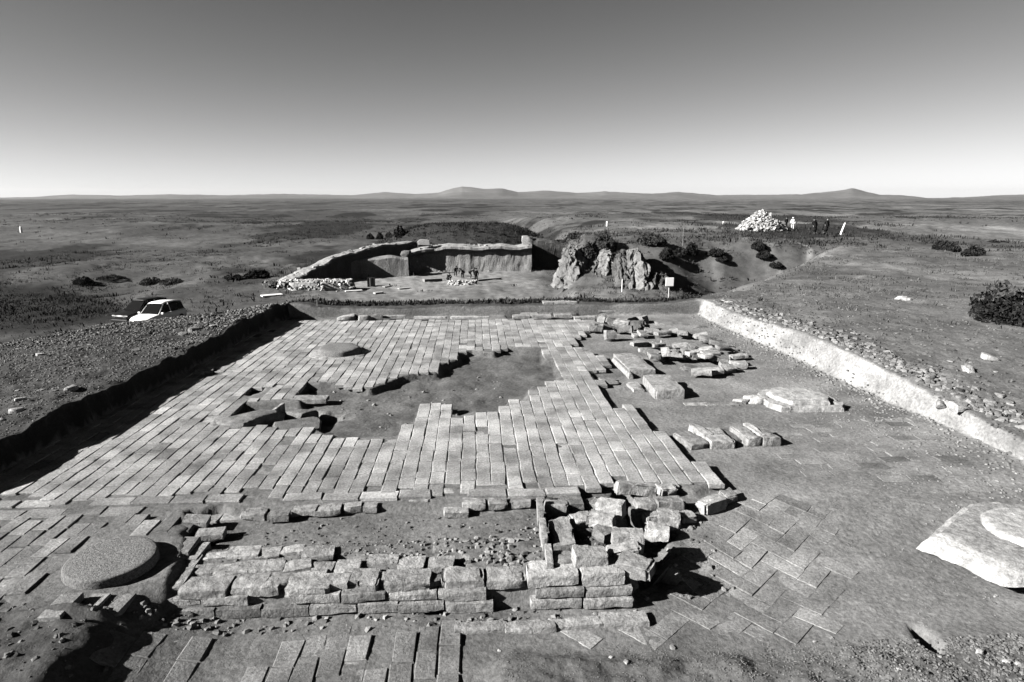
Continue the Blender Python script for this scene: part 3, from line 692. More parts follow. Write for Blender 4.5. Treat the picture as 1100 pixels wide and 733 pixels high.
# ---- rubble along the top of the right bank
def px_stone(px, py, s, mt, label, group=None, flat=.6, name='stone', cat='stone', k=6):
    x, y, z = hit(px, py)
    return stone(0, 0, z+s*flat*.5, s, s*.75, s*flat, None, mt, label, group, world=(x, y), name=name, cat=cat, k=k)
for i in range(70):
    yy = 7.6+11*RS.random()**1.2; xx = float(XR(np.array([yy]))[0])+.42+abs(RS.gauss(0, .35)); s = RS.uniform(.06, .16)
    stone(0, 0, gz(xx, yy)+s*.25, s*1.3, s, s*.7, None, RS.choice([M_stone, M_pale, M_stone, M_block]), 'clod of rubble scattered along the crest of the bright right-hand bank', 'rubble along the right bank', world=(xx, yy), k=6)
for (px, py, s, lab) in [(1030, 438, .26, 'bright angular stone on the crest of the right bank'), (1012, 436, .2, 'smaller bright stone left of the angular one on the right bank'), (1062, 385, .3, 'pale flat stone out on the slope right of the bank'), (1040, 398, .25, 'pale stone lower on the slope right of the bank'), (968, 322, .35, 'white stone alone on the middle of the right slope'), (974, 323, .28, 'small white stone touching the lone one on the right slope')]:
    px_stone(px, py, s, M_pale, lab)
for i in range(60):
    px = RS.uniform(900, 1098); py = RS.uniform(330, 425)
    x, y, z = hit(px, py); s = RS.uniform(.04, .12)
    if x < float(XR(np.array([y]))[0])+.5 and y < 19: continue
    stone(0, 0, z+s*.2, s*1.3, s, s*.6, None, RS.choice([M_stone, M_stone, M_block]), 'small stone strewn over the slope right of the bank', 'stones on the right slope', world=(x, y), k=4)
# ---- stones on the left gravel
for (px, py, s, mt, lab) in [(18, 442, .16, M_pale, 'pale flat stone at the left frame edge on the lip above the black shadow'), (3, 452, .1, M_pale, 'little pale stone at the very left frame edge'), (75, 419, .2, M_block, 'long grey stone on the lip above the shadow'), (228, 352, .18, M_pale, 'pale stone near the far end of the left gravel'), (208, 356, .26, M_stone, 'dark boulder near the far end of the left gravel'), (197, 360, .18, M_stone, 'smaller dark boulder left of the dark one'), (221, 348, .13, M_pale, 'small bright stone above the pale one at the far left gravel'), (22, 430, .14, M_pale, 'bright pebble left of centre on the left gravel'), (147, 377, .16, M_stone, 'dark lone stone in the middle of the left gravel'), (44, 382, .14, M_pale, 'bright pebble high on the left gravel')]:
    px_stone(px, py, s, mt, lab, None)
for i in range(130):
    x = RS.uniform(-12.5, -6.35); y = RS.uniform(6.5, 18); s = RS.uniform(.035, .10)
    stone(0, 0, gz(x, y)+s*.3, s*1.4, s, s*.8, None, RS.choice([M_stone, M_stone, M_stone, M_block, M_pale]), 'small loose stone lying on the dark gravel left of the trench', 'stones on the left gravel', world=(x, y), k=4)
for (px, py, s, lab) in [(722, 697, .055, 'bright pebble right of centre in the foreground earth'), (656, 707, .04, 'small bright pebble left of centre in the foreground earth'), (673, 712, .055, 'bright pebble nearest the camera in the foreground earth'), (536, 700, .035, 'pair pebble below the row of flush bricks'), (1082, 713, .07, 'bright stone near the bottom right corner'), (1094, 715, .06, 'white stone in the bottom right corner'), (1052, 701, .06, 'pale sliver of stone near the bottom right'), (1010, 706, .05, 'pale flat pebble left of the sliver'), (966, 719, .045, 'round white pebble at the bottom right'), (893, 686, .04, 'little white pebble on the foreground rim'), (875, 690, .035, 'tiny pale pebble left of the little white one'), (1069, 641, .04, 'lone white pebble on the floor below the bright pillar base')]:
    px_stone(px, py, s, M_pale, lab)
# ---- gravel as stuff
def gravel(name, label, pts, smin, smax, tmin, tmax, seed):
    rg2 = np.random.RandomState(seed); n = len(pts)
    base = np.array([(1, 0, -.2), (.3, .95, -.2), (-.8, .6, -.2), (-.8, -.6, -.2), (.3, -.95, -.2), (.5, .35, .7), (-.5, .3, .65), (0, -.6, .7)], float)
    fc = np.array([(0, 1, 5), (1, 2, 6), (1, 6, 5), (2, 3, 6), (3, 4, 7), (3, 7, 6), (4, 0, 7), (0, 5, 7), (5, 6, 7)])
    s = (smin+(smax-smin)*rg2.rand(n)**2.5)[:, None, None]
    V = base[None]*(1+rg2.uniform(-.3, .3, (n, 8, 3)))*s*np.array([1, 1, .8])
    a = rg2.uniform(0, 6.28, n); c, q = np.cos(a)[:, None], np.sin(a)[:, None]
    x = V[:, :, 0]*c-V[:, :, 1]*q; y = V[:, :, 0]*q+V[:, :, 1]*c; V[:, :, 0] = x; V[:, :, 1] = y
    V += np.array(pts)[:, None, :]
    T = np.repeat(rg2.uniform(tmin, tmax, n)**1.0, 8)
    Fc = (np.arange(n)[:, None, None]*8+fc[None]).reshape(-1, 3)
    tag(mobj(name, V.reshape(-1, 3), Fc, M_gravel, None, False, T), label, 'gravel', kind='stuff')
def pts_in(n, fx, seed):
    rg2 = np.random.RandomState(seed); X, Y = fx(rg2, n); return np.stack([X, Y, zn(X, Y)], 1)
_q = np.random.RandomState(1); _y = 5+14*_q.rand(24000); _x = XL(_y)-.04-8.2*_q.rand(24000)
gravel('gravel', 'dark gravel covering the ground left of the trench', np.stack([_x, _y, zn(_x, _y)+.006], 1), .010, .060, .025, .30, 1)
gravel('gravel', 'fine gravel on the foreground rim of earth', np.vstack([pts_in(9000, lambda r, n: (r.uniform(.1, 5.5, n), 4.62-.8*r.rand(n)**.8), 2), pts_in(700, lambda r, n: (r.uniform(-5.5, -2.7, n), r.uniform(3.6, 5.0, n)), 3), pts_in(500, lambda r, n: (r.uniform(-2.5, 1.5, n), r.uniform(5.5, 6.6, n)), 5)]), .004, .032, .07, .27, 2)
gravel('gravel', 'rubbly gravel on the ground right of the bank', pts_in(3800, lambda r, n: (7.2+8*r.rand(n)**1.7, 5+16*r.rand(n)), 4), .01, .045, .05, .22, 3)
gravel('gravel', 'fine grit scattered on the court floor', pts_in(6500, lambda r, n: (r.uniform(1.8, 7, n), r.uniform(4.7, 18, n)), 6), .004, .028, .12, .34, 6)
gravel('gravel', 'crumbled brick and dirt packed between the bricks of the front wall', np.vstack([pts_in(500, lambda r, n: (r.uniform(-2.9, .45, n), r.uniform(5.3, 6.1, n)), 11), pts_in(700, lambda r, n: (r.uniform(.5, 2.4, n), r.uniform(5.2, 6.9, n)), 12), pts_in(260, lambda r, n: (r.uniform(-3.1, 1.4, n), r.uniform(4.9, 5.12, n)), 13), pts_in(130, lambda r, n: (r.uniform(-2.6, 1.4, n), r.uniform(9.4, 12.6, n)), 14)]), .006, .045, .10, .38, 11)
gravel('gravel', 'crumbled pale earth fallen along the foot of the right bank', np.array([(float(XR(np.array([yq]))[0])-abs(q)-.02, yq, gz(float(XR(np.array([yq]))[0])-abs(q)-.02, yq)) for yq, q in zip(np.random.RandomState(8).uniform(7.2, 18.5, 700), np.random.RandomState(9).normal(0, .14, 700))]), .008, .05, .14, .36, 12)
_q = np.random.RandomState(41); _y = 7.4+11*_q.rand(2200); _x = XR(_y)+.30+np.abs(_q.normal(0, .28, 2200))
gravel('gravel', 'dark clods heaped along the crest of the right bank', np.stack([_x, _y, zn(_x, _y)], 1), .012, .085, .08, .36, 13)
# ---- scrub and grass as stuff
def tufts(name, label, pts, h, w, nb, seed, tmin=.02, tmax=.06, cat='scrub'):
    rg2 = np.random.RandomState(seed); pts = np.array(pts, float); n = len(pts)
    sc = (rg2.uniform(.45, 1.3, n))[:, None]
    a = rg2.uniform(0, 6.28, (n, nb)); r = np.sqrt(rg2.rand(n, nb))*w*sc
    bx = pts[:, 0:1]+np.cos(a)*r; by = pts[:, 1:2]+np.sin(a)*r; bz = np.repeat(pts[:, 2:3], nb, 1)-.03
    hh = h*sc*(1-.6*(r/(w*sc*1.01))**2)*rg2.uniform(.5, 1.1, (n, nb)); ang = rg2.uniform(0, 6.28, (n, nb)); bw = hh*.17
    lean = rg2.uniform(.1, .6, (n, nb))*hh
    dx = np.cos(ang)*bw; dy = np.sin(ang)*bw
    V = np.stack([np.stack([bx-dx, by-dy, bz], -1), np.stack([bx+dx, by+dy, bz], -1), np.stack([bx+dx*1.3+np.cos(a)*lean*.5, by+dy*1.3+np.sin(a)*lean*.5, bz+hh*.65], -1), np.stack([bx+np.cos(a)*lean, by+np.sin(a)*lean, bz+hh], -1)], 2).reshape(-1, 3)
    Fc = np.arange(n*nb*4).reshape(-1, 4); T = np.repeat(np.repeat(rg2.uniform(tmin, tmax, n), nb)*rg2.uniform(.6, 1.4, n*nb), 4)
    tag(mobj(name, V, Fc, M_grass, None, False, T), label, cat, kind='stuff')
rg = np.random.RandomState(77)
def field(n, xr, yr, fn):
    X = rg.uniform(*xr, n*3); Y = rg.uniform(*yr, n*3); p = fn(X, Y); k = rg.rand(n*3) < p; X = X[k][:n]; Y = Y[k][:n]
    return np.stack([X, Y, zt(X, Y)], 1)
tufts('scrub', 'dark scrub dotted over the plain beyond the site', field(20000, (-260, 280), (48, 400), lambda X, Y: S((fbm(X/22, Y/40, 4, 80)-.05)/.3)*.9*(np.hypot(X, Y-80) > 26)+.05), .5, .7, 8, 1, .02, .06)
tufts('scrub', 'dense black scrub filling the hollow on the left of the plain', field(3000, (-105, -30), (46, 96), lambda X, Y: S((-X/Y-.47)/.1)*S((Y-50)/5)*S((88-Y)/8)*S(.7+fbm(X/6, Y/6, 3, 87)/.3)), .3, 1.0, 16, 2, .012, .03)
tufts('scrub', 'dark scrub covering the mound behind the far trench', field(1500, (-22, 19), (95, 118), lambda X, Y: S((1-np.hypot((X+1.5)/20, (Y-106)/13))*4)), .42, .7, 14, 3, .012, .05)
tufts('scrub', 'low dark scrub on the slope below the cairn', field(1500, (12, 60), (52, 95), lambda X, Y: .3+.7*S(fbm(X/5, Y/5, 3, 9)/.2)), .35, .6, 9, 4, .02, .06)
tufts('grass', 'short dry grass on the ground right of the court', field(16000, (7.6, 60), (8, 60), lambda X, Y: .25+S(fbm(X/3, Y/3, 3, 19)/.3)*.8), .12, .2, 6, 5, .06, .16, 'grass')
tufts('scrub', 'thin dry scrub between the mound and the far trench', field(12000, (-75, 22), (40, 125), lambda X, Y: (.12+S(fbm(X/4, Y/5, 4, 29, .65)/.25)*.8)*(1-S((X+17)/3)*S((10-X)/3)*S((Y-58)/4)*S((92-Y)/2))), .22, .5, 7, 9, .03, .12)
bp = np.array([(x, 19.15+abs(rg.normal(0, .35)), 0) for x in rg.uniform(-6.3, 6.8, 1700)]); bp[:, 2] = zn(bp[:, 0], bp[:, 1])
tufts('grass', 'dark tufts of grass along the back edge of the court', bp, .13, .10, 8, 6, .02, .09, 'grass')
tufts('grass', 'sparse tufts of dry grass at the back edge of the left gravel', field(1200, (-14, -6.5), (9, 22), lambda X, Y: S((np.hypot(X, Y)-15)/4)), .10, .10, 7, 8, .03, .08, 'grass')
def bush(px, py, w, h, label, group=None, name='shrub', nb=260, t=(.012, .04), seed=None):
    x, y, z = hit(px, py); rg2 = np.random.RandomState(seed or int(px*7+py)); V = []; Fc = []
    w *= .82; h *= .7
    root = empty(name, (x, y, z), 0, label, 'shrub', group)
    n = nb*8; a = rg2.uniform(0, 6.28, n); u = rg2.rand(n); r = np.sqrt(rg2.rand(n))*.5*w; hz = h*(.03+.97*u)*(1-.6*(r/(w*.5))**2)*(.75+.25*np.cos(a*3+px))
    c = np.stack([np.cos(a)*r, np.sin(a)*r, hz], 1); s = min(.13*min(w, h), .0026*math.hypot(x, y)+.012)*rg2.uniform(.5, 1.3, n)
    d1 = rg2.normal(size=(n, 3)); d1 /= np.linalg.norm(d1, axis=1)[:, None]; d2 = np.cross(d1, rg2.normal(size=(n, 3))); d2 /= np.linalg.norm(d2, axis=1)[:, None]
    V = np.stack([c-d1*s[:, None], c-d2*s[:, None]*.6, c+d1*s[:, None], c+d2*s[:, None]*.6], 1).reshape(-1, 3); T = np.repeat(rg2.uniform(*t, n), 4)
    mobj('foliage', V, np.arange(n*4).reshape(-1, 4), M_grass, root, False, T)
    V = []; Fc = []
    for i in range(9):
        a = rg2.uniform(0, 6.28); e = np.array([math.cos(a)*w*.28, math.sin(a)*w*.28, h*.5]); b = len(V); q = .012*h
        for p_, rr in ((np.zeros(3), q), (e*.5+[0, 0, .08*h], q*.7), (e, q*.3)):
            for j in range(3): V.append(p_+rr*np.array([math.cos(2.09*j), math.sin(2.09*j), 0]))
        for k in (0, 3):
            for j in range(3): Fc.append([b+k+j, b+k+(j+1) % 3, b+k+3+(j+1) % 3, b+k+3+j])
    mobj('stems', V, Fc, M_wood, root)
    return root
for (px, py, w, h, lab) in [(398, 257, 2.2, 2.2, 'leftmost dark shrub on the mound behind the long bright bank'), (408, 257, 2.0, 2.6, 'second dark shrub from the left on the mound behind the bank'), (418, 256, 2.0, 2.5, 'third dark shrub from the left on the mound behind the bank'), (430, 254, 2.2, 2.4, 'rightmost of the four dark shrubs behind the bank'),
    (662, 290, 2.4, 2.8, 'dark shrub in the gap between the pale earth bluffs'), (650, 268, 2.6, 2.4, 'grey shrub above the middle earth bluff'), (716, 278, 1.7, 1.5, 'wide black shrub behind the white sign'), (731, 275, 1.6, 1.3, 'black shrub right of the sign'), (742, 274, 1.5, 1.9, 'upright black shrub at the top of the dark slope'), (768, 274, 2.2, 1.1, 'low dark shrub at the middle of the dark slope'), (775, 281, 1.5, .8, 'small dark shrub below the middle one on the dark slope'), (821, 277, 1.9, 1.1, 'dark shrub alone on the right of the dark slope'), (815, 268, 1.8, 1.2, 'little shrub above the lone one on the dark slope'), (834, 287, 1.6, .8, 'tiny shrub below the lone one on the dark slope'),
    (1098, 344, 2.7, 1.7, 'big dark shrub at the right frame edge on the slope'), (1012, 268, 1.5, 1.0, 'dark shrub left of a pair out on the right field'), (1022, 270, 1.3, .9, 'dark shrub right of a pair out on the right field'), (1045, 275, 1.5, 1.0, 'low dark shrub far right on the field'), (1070, 262, 2.6, .7, 'broad low shrub at the far right field'),
    (250, 301, 3.0, 1.2, 'dark shrub on the plain left of the white rubble'), (276, 298, 3.6, 1.7, 'larger dark shrub close to the white rubble'), (90, 305, 2.6, 1.4, 'dark shrub over the black hollow on the left'), (120, 300, 4.0, .9, 'broad dark shrub right of the one over the hollow'), (185, 305, 3.4, 1.1, 'grey shrub in the middle of the left plain'), (162, 305, 3.0, 1.3, 'pale grey shrub left of the grey one on the plain')]:
    bush(px, py, w, h, lab, 'dark shrubs', t=(.05, .10) if 'grey' in lab else (.012, .04))
# ------------------------------------------------------------------ distant trench: banks, bluffs, heaps
def bank_sweep(name, label, path, mt_tone, cat='bank', nseg=60, capover=.0, rough=.25, seed=1, cap_tone=.6, debris=0):
    """path: list of x,y,z0,z1,halfwidth. a steep-sided earth bank with a paler top"""
    path = np.array(path, float); t = np.linspace(0, len(path)-1, nseg); Q = np.stack([np.interp(t, np.arange(len(path)), path[:, c]) for c in range(5)], 1)
    d = np.gradient(Q[:, :2], axis=0); d /= np.linalg.norm(d, axis=1)[:, None]; nn = np.stack([-d[:, 1], d[:, 0]], 1)
    sec = [(-1.15, 0), (-1.05, .25), (-1, .5), (-.97, .75), (-1.0-capover, .87), (-1.0-capover, .96), (-.8, 1.0), (-.3, 1.03), (.3, 1.02), (.8, 1.0), (1.0, .93), (1.05, .6), (1.2, 0)]
    tn = [.9, 1, 1, .9, None, None, None, None, None, None, 1, 1, 1]
    V = []; T = []
    for i in range(nseg):
        for j, (a, b) in enumerate(sec):
            V.append((Q[i, 0]+nn[i, 0]*a*Q[i, 4], Q[i, 1]+nn[i, 1]*a*Q[i, 4], Q[i, 2]+(Q[i, 3]-Q[i, 2])*b)); T.append(mt_tone if tn[j] else cap_tone)
    V = np.array(V); m = len(sec)
    for c in range(3): V[:, c] += rough*(noise3(V*np.array([1.1, 1.1, .7])+c*11, seed+c)*.6+noise3(V*np.array([3, 3, 1.5]), seed+c+4)*.35)*(.5 if c == 2 else .7)
    Fc = [[i*m+j, i*m+j+1, (i+1)*m+j+1, (i+1)*m+j] for i in range(nseg-1) for j in range(m-1)]
    V[:, 2] += np.repeat(.2*noise2(Q[:, 0]*.55+seed, Q[:, 1]*.2, seed+7), m)*(V[:, 2] > path[0, 2]+1.5)
    Fc += [[j for j in range(m)], [(nseg-1)*m+j for j in range(m)][::-1]]
    rg3 = np.random.RandomState(seed)
    for q in range(debris):
        i = rg3.randint(nseg); b = rg3.uniform(-1.2, .6); s3 = rg3.uniform(.2, .6)
        foot = rg3.rand() < .3
        a_, fc = rough_stone(s3*1.6, s3, s3*.45, seed*50+q, 4, .25, .2); a_ = a_@rotm(rg3.uniform(0, 3), rg3.normal(0, .15), rg3.normal(0, .15)).T
        c_ = np.array([Q[i, 0]+nn[i, 0]*(b if not foot else -1.6)*Q[i, 4], Q[i, 1]+nn[i, 1]*(b if not foot else -1.6)*Q[i, 4], Q[i, 3]+.05 if not foot else Q[i, 2]+.25])
        off = len(V); V = np.vstack([V, a_+c_]); Fc += [[int(k3)+off for k3 in f] for f in fc]; T += [cap_tone*rg3.uniform(.5, 1.3)]*len(a_)
    return tag(mobj(name, V, Fc, M_bank, None, False, T), label, cat)
# main cut face: the path runs right to left so that side -1 is the front
def WP(px, py, Y):                                  # point on the ray at a given distance
    r = ray(px, py); t = Y/r[1]; return (r[0]*t, Y, CH+r[2]*t)
zt_top = WP(500, 264, 90)[2]
xa = WP(441, 290, 88)[0]; xb = WP(571, 290, 88)[0]
bank_sweep('earth_bank', 'long cut earth bank with a bright top across the back of the far trench', [(xa, 90, -6.6, zt_top-.5, 2.6), (xa+3, 90, -6.6, zt_top, 1.7), ((xa+xb)/2, 90, -6.6, zt_top+.1, 1.7), (xb-2, 90, -6.6, zt_top, 1.7), (xb, 90, -6.6, zt_top+.1, 1.7)], .30, nseg=90, capover=.28, seed=3, cap_tone=.42, rough=.24, debris=22)
# pale knob at its left end and block at its right end
def lump(name, label, px, py, Y, sx, sy, sz, mt, seed, cat='earth block', z=None, rnd=.6):
    sx *= .8; sy *= .8; sz *= .75
    x, y, zz = WP(px, py, Y); V, Fc = rough_stone(sx, sy, sz, seed, 12, rnd, .16)
    o = mobj(name, V, Fc, mt, None, True); o.location = (x, y, zz+sz*.35); return tag(o, label, cat)
lump('earth_block', 'pale rounded knob at the left end of the long cut bank', 456, 264, 88, 1.9, 1.2, 1.3, M_block, 5)
lump('earth_block', 'pale upright block at the right end of the cut bank beside the black recess', 566, 262, 89, 1.7, 1.3, 1.7, M_pale, 6)
lump('earth_block', 'small pale block with a dark hole at the lower left of the cut bank', 437, 276, 85, 1.6, 1.2, 1.2, M_stone, 8)
# dark recess right of it
x1, x2 = WP(571, 290, 91)[0], WP(603, 290, 91)[0]
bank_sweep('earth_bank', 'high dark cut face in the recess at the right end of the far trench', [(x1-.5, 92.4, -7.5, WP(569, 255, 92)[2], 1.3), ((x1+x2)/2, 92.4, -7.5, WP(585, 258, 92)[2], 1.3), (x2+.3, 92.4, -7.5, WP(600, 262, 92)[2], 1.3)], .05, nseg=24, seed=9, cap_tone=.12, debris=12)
# diagonal bank on the left
pa = WP(300, 299, 72); pm = WP(357, 277, 80); pe = WP(440, 259, 93)
bank_sweep('earth_bank', 'long diagonal earth bank with a bright crest running left from the far trench', [(pe[0], pe[1], -6.6, pe[2], 1.2), (WP(400, 265, 86)[0], 86, -6.6, WP(400, 264, 86)[2], .9), (pm[0], pm[1], -6.6, pm[2]+.2, .8), (WP(325, 290, 75)[0], 75, -6.6, WP(325, 290, 75)[2]-.2, 1.0), (pa[0], pa[1], -6.6, pa[2]-.5, .8)], .13, nseg=70, seed=12, capover=.1, cap_tone=.42, rough=.32, debris=22)
# low terrace inside the trench, left
bank_sweep('earth_bank', 'low grey earth terrace at the left inside the far trench', [(WP(438, 290, 84)[0], 84.5, -6.6, WP(420, 276, 84)[2], 1.3), (WP(383, 290, 83)[0], 83.5, -6.6, WP(390, 277, 84)[2], 1.2), (WP(350, 290, 80)[0], 79.5, -6.6, WP(350, 286, 80)[2], .9)], .28, nseg=26, seed=14, cap_tone=.3, rough=.15)
# eroded bluffs
def bluff(label, px0, px1, ytop, ybase, Y, depth, tone, seed, ncol=3):
    """weathered earth knoll: a rounded body cut by gullies that run down its sides"""
    xa_, _, zb = WP(px0, ybase, Y); xb_ = WP(px1, ybase, Y)[0]; zb = min(zb, gz((xa_+xb_)/2, Y-1))-.4
    ztp = WP(px0, ytop, Y+depth*.8)[2]; H0 = ztp-zb; n, m = 168, 56; rx = (xb_-xa_)/2*1.12
    a = np.arange(n)*2*math.pi/n; r = np.linspace(0, 1, m); A, Rr = np.meshgrid(a, r)
    lobe = 1+.16*noise2(A*1.3+seed*3, A*0+seed, seed)+.10*noise2(A*3.2+seed, A*0, seed+1)
    wrp = A+.10*noise2(Rr*6, A*2, seed+2)
    g = np.abs(noise2(wrp*ncol*.9+seed, Rr*.6, seed+3)); g = 1-np.clip(g/.45, 0, 1)
    g2 = 1-np.clip(np.abs(noise2(wrp*ncol*2.4, Rr*1.2+seed, seed+4))/.4, 0, 1)
    X = np.cos(A)*Rr*rx*lobe; Yv = np.sin(A)*Rr*depth*lobe+depth*.9
    prof = 1-Rr**2.2*(.6)-.40*S((Rr-.2)/.8)
    top = 1+.14*noise2(X/rx*1.6+seed, Yv/depth*1.5, seed+5)
    Z = H0*np.clip(prof, 0, 1)*top
    Z = Z-H0*(.15*g+.05*g2)*S(Rr*1.5)*(1-Rr**6)
    V = np.stack([X, Yv, Z], -1).reshape(-1, 3)
    X2 = V+.28*np.stack([noise3(V*1.3+9, seed+c)+.6*noise3(V*3, seed+c+5)+.4*noise3(V*7, seed+c+9) for c in range(3)], 1)
    T = tone*(1+.28*noise3(V*.8, seed)+.22*noise3(V*4, seed+1))*(1-.25*g.ravel())
    i = np.arange(m-1)[:, None]*n; j = np.arange(n)[None, :]; k_ = (j+1) % n
    Fq = np.stack([i+j+0*k_, i+n+j, i+n+k_, i+k_+0*j], -1).reshape(-1, 4)
    o = mobj('earth_bluff', X2, Fq, M_bank, None, True, T); o.location = ((xa_+xb_)/2, Y, zb)
    return tag(o, label, 'bluff', 'eroded bluffs right of the far trench')
bluff('leftmost gullied pale earth bluff beside the black recess', 598, 642, 266, 301, 61, 3.4, .27, 2, 4)
bluff('low broken shoulder joining the first and second pale bluffs', 626, 658, 270, 303, 61.5, 3.2, .15, 7, 3)
bluff('narrow pale bluff, second bright one of the row', 640, 672, 267, 303, 60, 3.2, .29, 4, 3)
bluff('dark hollow-sided bluff between the second and the largest', 660, 692, 272, 308, 58.5, 3.0, .12, 13, 3)
bluff('largest rounded pale bluff in front of the dark shrubs', 668, 713, 270, 312, 57, 4.0, .25, 6, 5)
bluff('small dark-sided bluff at the right end of the row', 698, 728, 290, 315, 57, 3.0, .14, 11, 3)
for (px, py, w, h, lab) in [(634, 277, 2.2, 2.2, 'grey shrub on the shoulder between the first bluffs'), (700, 262, 3.5, 1.6, 'dark scrub bush over the top of the largest bluff'), (618, 256, 3.2, 1.6, 'grey bush over the top of the leftmost bluff')]:
    bush(px, py, w, h, lab, 'dark shrubs', t=(.03, .08))
# white rubble heap
def heap(name, label, px0, px1, pyb, hm, dm, n, mt_t, cat, seed, smin=.15, smax=.45, peak=False):
    x0, y0, z0 = hit(px0, pyb); x1, y1, z1 = hit(px1, pyb); y = (y0+y1)/2; z = min(z0, z1); rg2 = np.random.RandomState(seed)
    VV = []; FF = []; TT = []; off = 0; Lx = x1-x0
    core, Fc = rough_stone(Lx*.96, dm*.9, hm*1.7, seed, 12, .2 if not peak else .6, .1)
    if peak: core[:, :2] *= (1-.75*np.clip((core[:, 2]/(hm*.85)+.1), 0, 1))[:, None]
    VV.append(core); FF.append(Fc); TT.append(np.full(len(core), mt_t*.8)); off = len(core)
    for i in range(n):
        u = rg2.uniform(-1, 1); v = rg2.uniform(-1, 1); s = rg2.uniform(smin, smax)
        if peak:
            r = math.hypot(u, v)
            if r > 1: continue
            p = np.array([u*Lx/2, v*dm/2, hm*(1-r)**.8])
        else: p = np.array([u*Lx/2, v*dm/2, hm*.88*min(1, (1-abs(v))*3.5+.05)*min(1, (1-abs(u))*9+.2)])
        a, fc = rough_stone(s, s*.8, s*.6, int(seed*100+i), 4, .3, .2); a = a@rotm(rg2.uniform(0, 6), rg2.normal(0, .4), rg2.normal(0, .4)).T+p
        VV.append(a); FF.append(fc+off); TT.append(np.full(len(a), mt_t*rg2.uniform(.35, 1.3))); off += len(a)
    o = mobj(name, np.vstack(VV), np.vstack(FF), M_bank, None, False, np.concatenate(TT)); o.location = ((x0+x1)/2, y, z); return tag(o, label, cat)
heap('rubble_heap', 'long flat-topped heap of white rubble left of the far trench', 298, 381, 311, 1.15, 2.6, 420, .8, 'rubble heap', 3)
heap('rubble_heap', 'low white rubble heap in front of the people in the trench', 481, 512, 306, .45, 1.6, 90, .7, 'rubble heap', 4, .1, .35)
heap('rubble_heap', 'dark broken rubble at the left end of the white heap', 283, 300, 309, .7, 1.8, 60, .22, 'rubble heap', 7)
heap('cairn', 'conical cairn of whitish stones on the skyline plateau', 795, 839, 247, 2.75, 6.0, 900, .62, 'cairn', 5, .22, .6, True)
heap('rubble_heap', 'small grey cluster of stones at the right foot of the cairn', 836, 844, 246, .7, 1.2, 30, .35, 'rubble heap', 6, .15, .4, True)
# flat pale slabs and planks in the far trench
def plank(px0, py0, px1, py1, th, mt, label, wd=.5, name='plank', cat='plank', group='boards and slabs round the far trench'):
    a = hit(px0, py0); b = hit(px1, py1); dx, dy = b[0]-a[0], b[1]-a[1]; L = math.hypot(dx, dy)
    V, Fc = rough_block(L, wd, th, sd(), 6, .03, .01, .2); o = mobj(name, V, Fc, mt, None, True)
    o.location = ((a[0]+b[0])/2, (a[1]+b[1])/2, max(a[2], b[2])+th/2); o.rotation_euler = (0, 0, math.atan2(dy, dx)); return tag(o, label, cat, group)
plank(281, 319, 303, 317, .12, M_white, 'white board lying left of the white rubble heap', .9)
plank(371, 314, 389, 313, .14, M_white, 'white board at the right end of the white rubble heap', .6)
plank(402, 316, 411, 315, .16, M_pale, 'short pale slab right of the heap')
plank(428, 311, 441, 310, .12, M_pale, 'pale slab on the trench floor left of the people')
plank(512, 302, 537, 300, .2, M_pale, 'long pale slab right of the people in the trench', .7)
plank(455, 303, 474, 302, .35, M_block, 'grey slab left of the people', .9)
plank(412, 309, 420, 308, .12, M_pale, 'small pale slab beside the dark crate')
# dark crate
x, y, z = hit(399, 308)
cr = empty('crate', (x, y, z), .1, 'upright black slatted crate on the trench floor right of the white heap', 'crate')
kk = math.hypot(x, y)/F
def boxm(name, sx, sy, sz, loc, mt, parent, bev=.0):
    bm = bmesh.new(); bmesh.ops.create_cube(bm, size=1)
    for v in bm.verts: v.co = Vector((v.co.x*sx, v.co.y*sy, v.co.z*sz))
    if bev: bmesh.ops.bevel(bm, geom=bm.edges[:], offset=bev, segments=2, affect='EDGES', profile=.6)
    me = bpy.data.meshes.new(name); bm.to_mesh(me); bm.free(); me.materials.append(mt)
    o = bpy.data.objects.new(name, me); COL.objects.link(o); o.parent = parent; o.location = loc; return o
boxm('crate_body', 8*kk, .7, 9.5*kk, (0, 0, 4.9*kk), M_dark, cr, .02)
for i in range(4): boxm('slat', .11, .05, 9*kk, ((-3+i*2)*kk, -.38, 4.9*kk), M_cloth if i != 1 else M_wood, cr, .01)
# sign
r_s = ray(718, 320); y = 21.2; x = r_s[0]/r_s[1]*y; z = gz(x, y); kk = y/F
sg = empty('sign', (x, y, z), .05, 'small blank white sign on a thin post at the back right of the court', 'sign')
boxm('post', .6*kk, .6*kk, 34*kk, (0, 0, 15*kk), M_white, sg, .1*kk)
boxm('panel', 9.2*kk, .8*kk, 9.5*kk, (.3*kk, -.7*kk, 29*kk), M_white, sg, .3*kk)
# stakes
def stake(px, pyb, pyt, label, mt=M_white, wpx=1.0, lean=0):
    x, y, z = hit(px, pyb); k_ = math.hypot(x, y)/F; h = (pyb-pyt)*k_; V = []; Fc = []
    for j, (zz, r) in enumerate(((-.1, 1), (h*.5, .95), (h*.9, .9), (h, .45))):
        for i in range(8): V.append((lean*zz+r*wpx*.5*k_*math.cos(i*.785), r*wpx*.5*k_*math.sin(i*.785), zz))
    for j in range(3):
        for i in range(8): Fc.append([j*8+i, j*8+(i+1) % 8, j*8+8+(i+1) % 8, j*8+8+i])
    Fc.append([24+i for i in range(8)])
    o = mobj('stake', V, Fc, mt, None, True, loc=(x, y, z)); tag(o, label, 'stake', 'marker stakes')
stake(668, 314, 300, 'thin white stake before the largest bluff', wpx=1.0)
stake(341, 329, 322, 'thin pale stake below the white rubble heap', M_wood, 1.0)
stake(652, 243, 238, 'short white marker on the skyline above the bluffs', wpx=2.0)
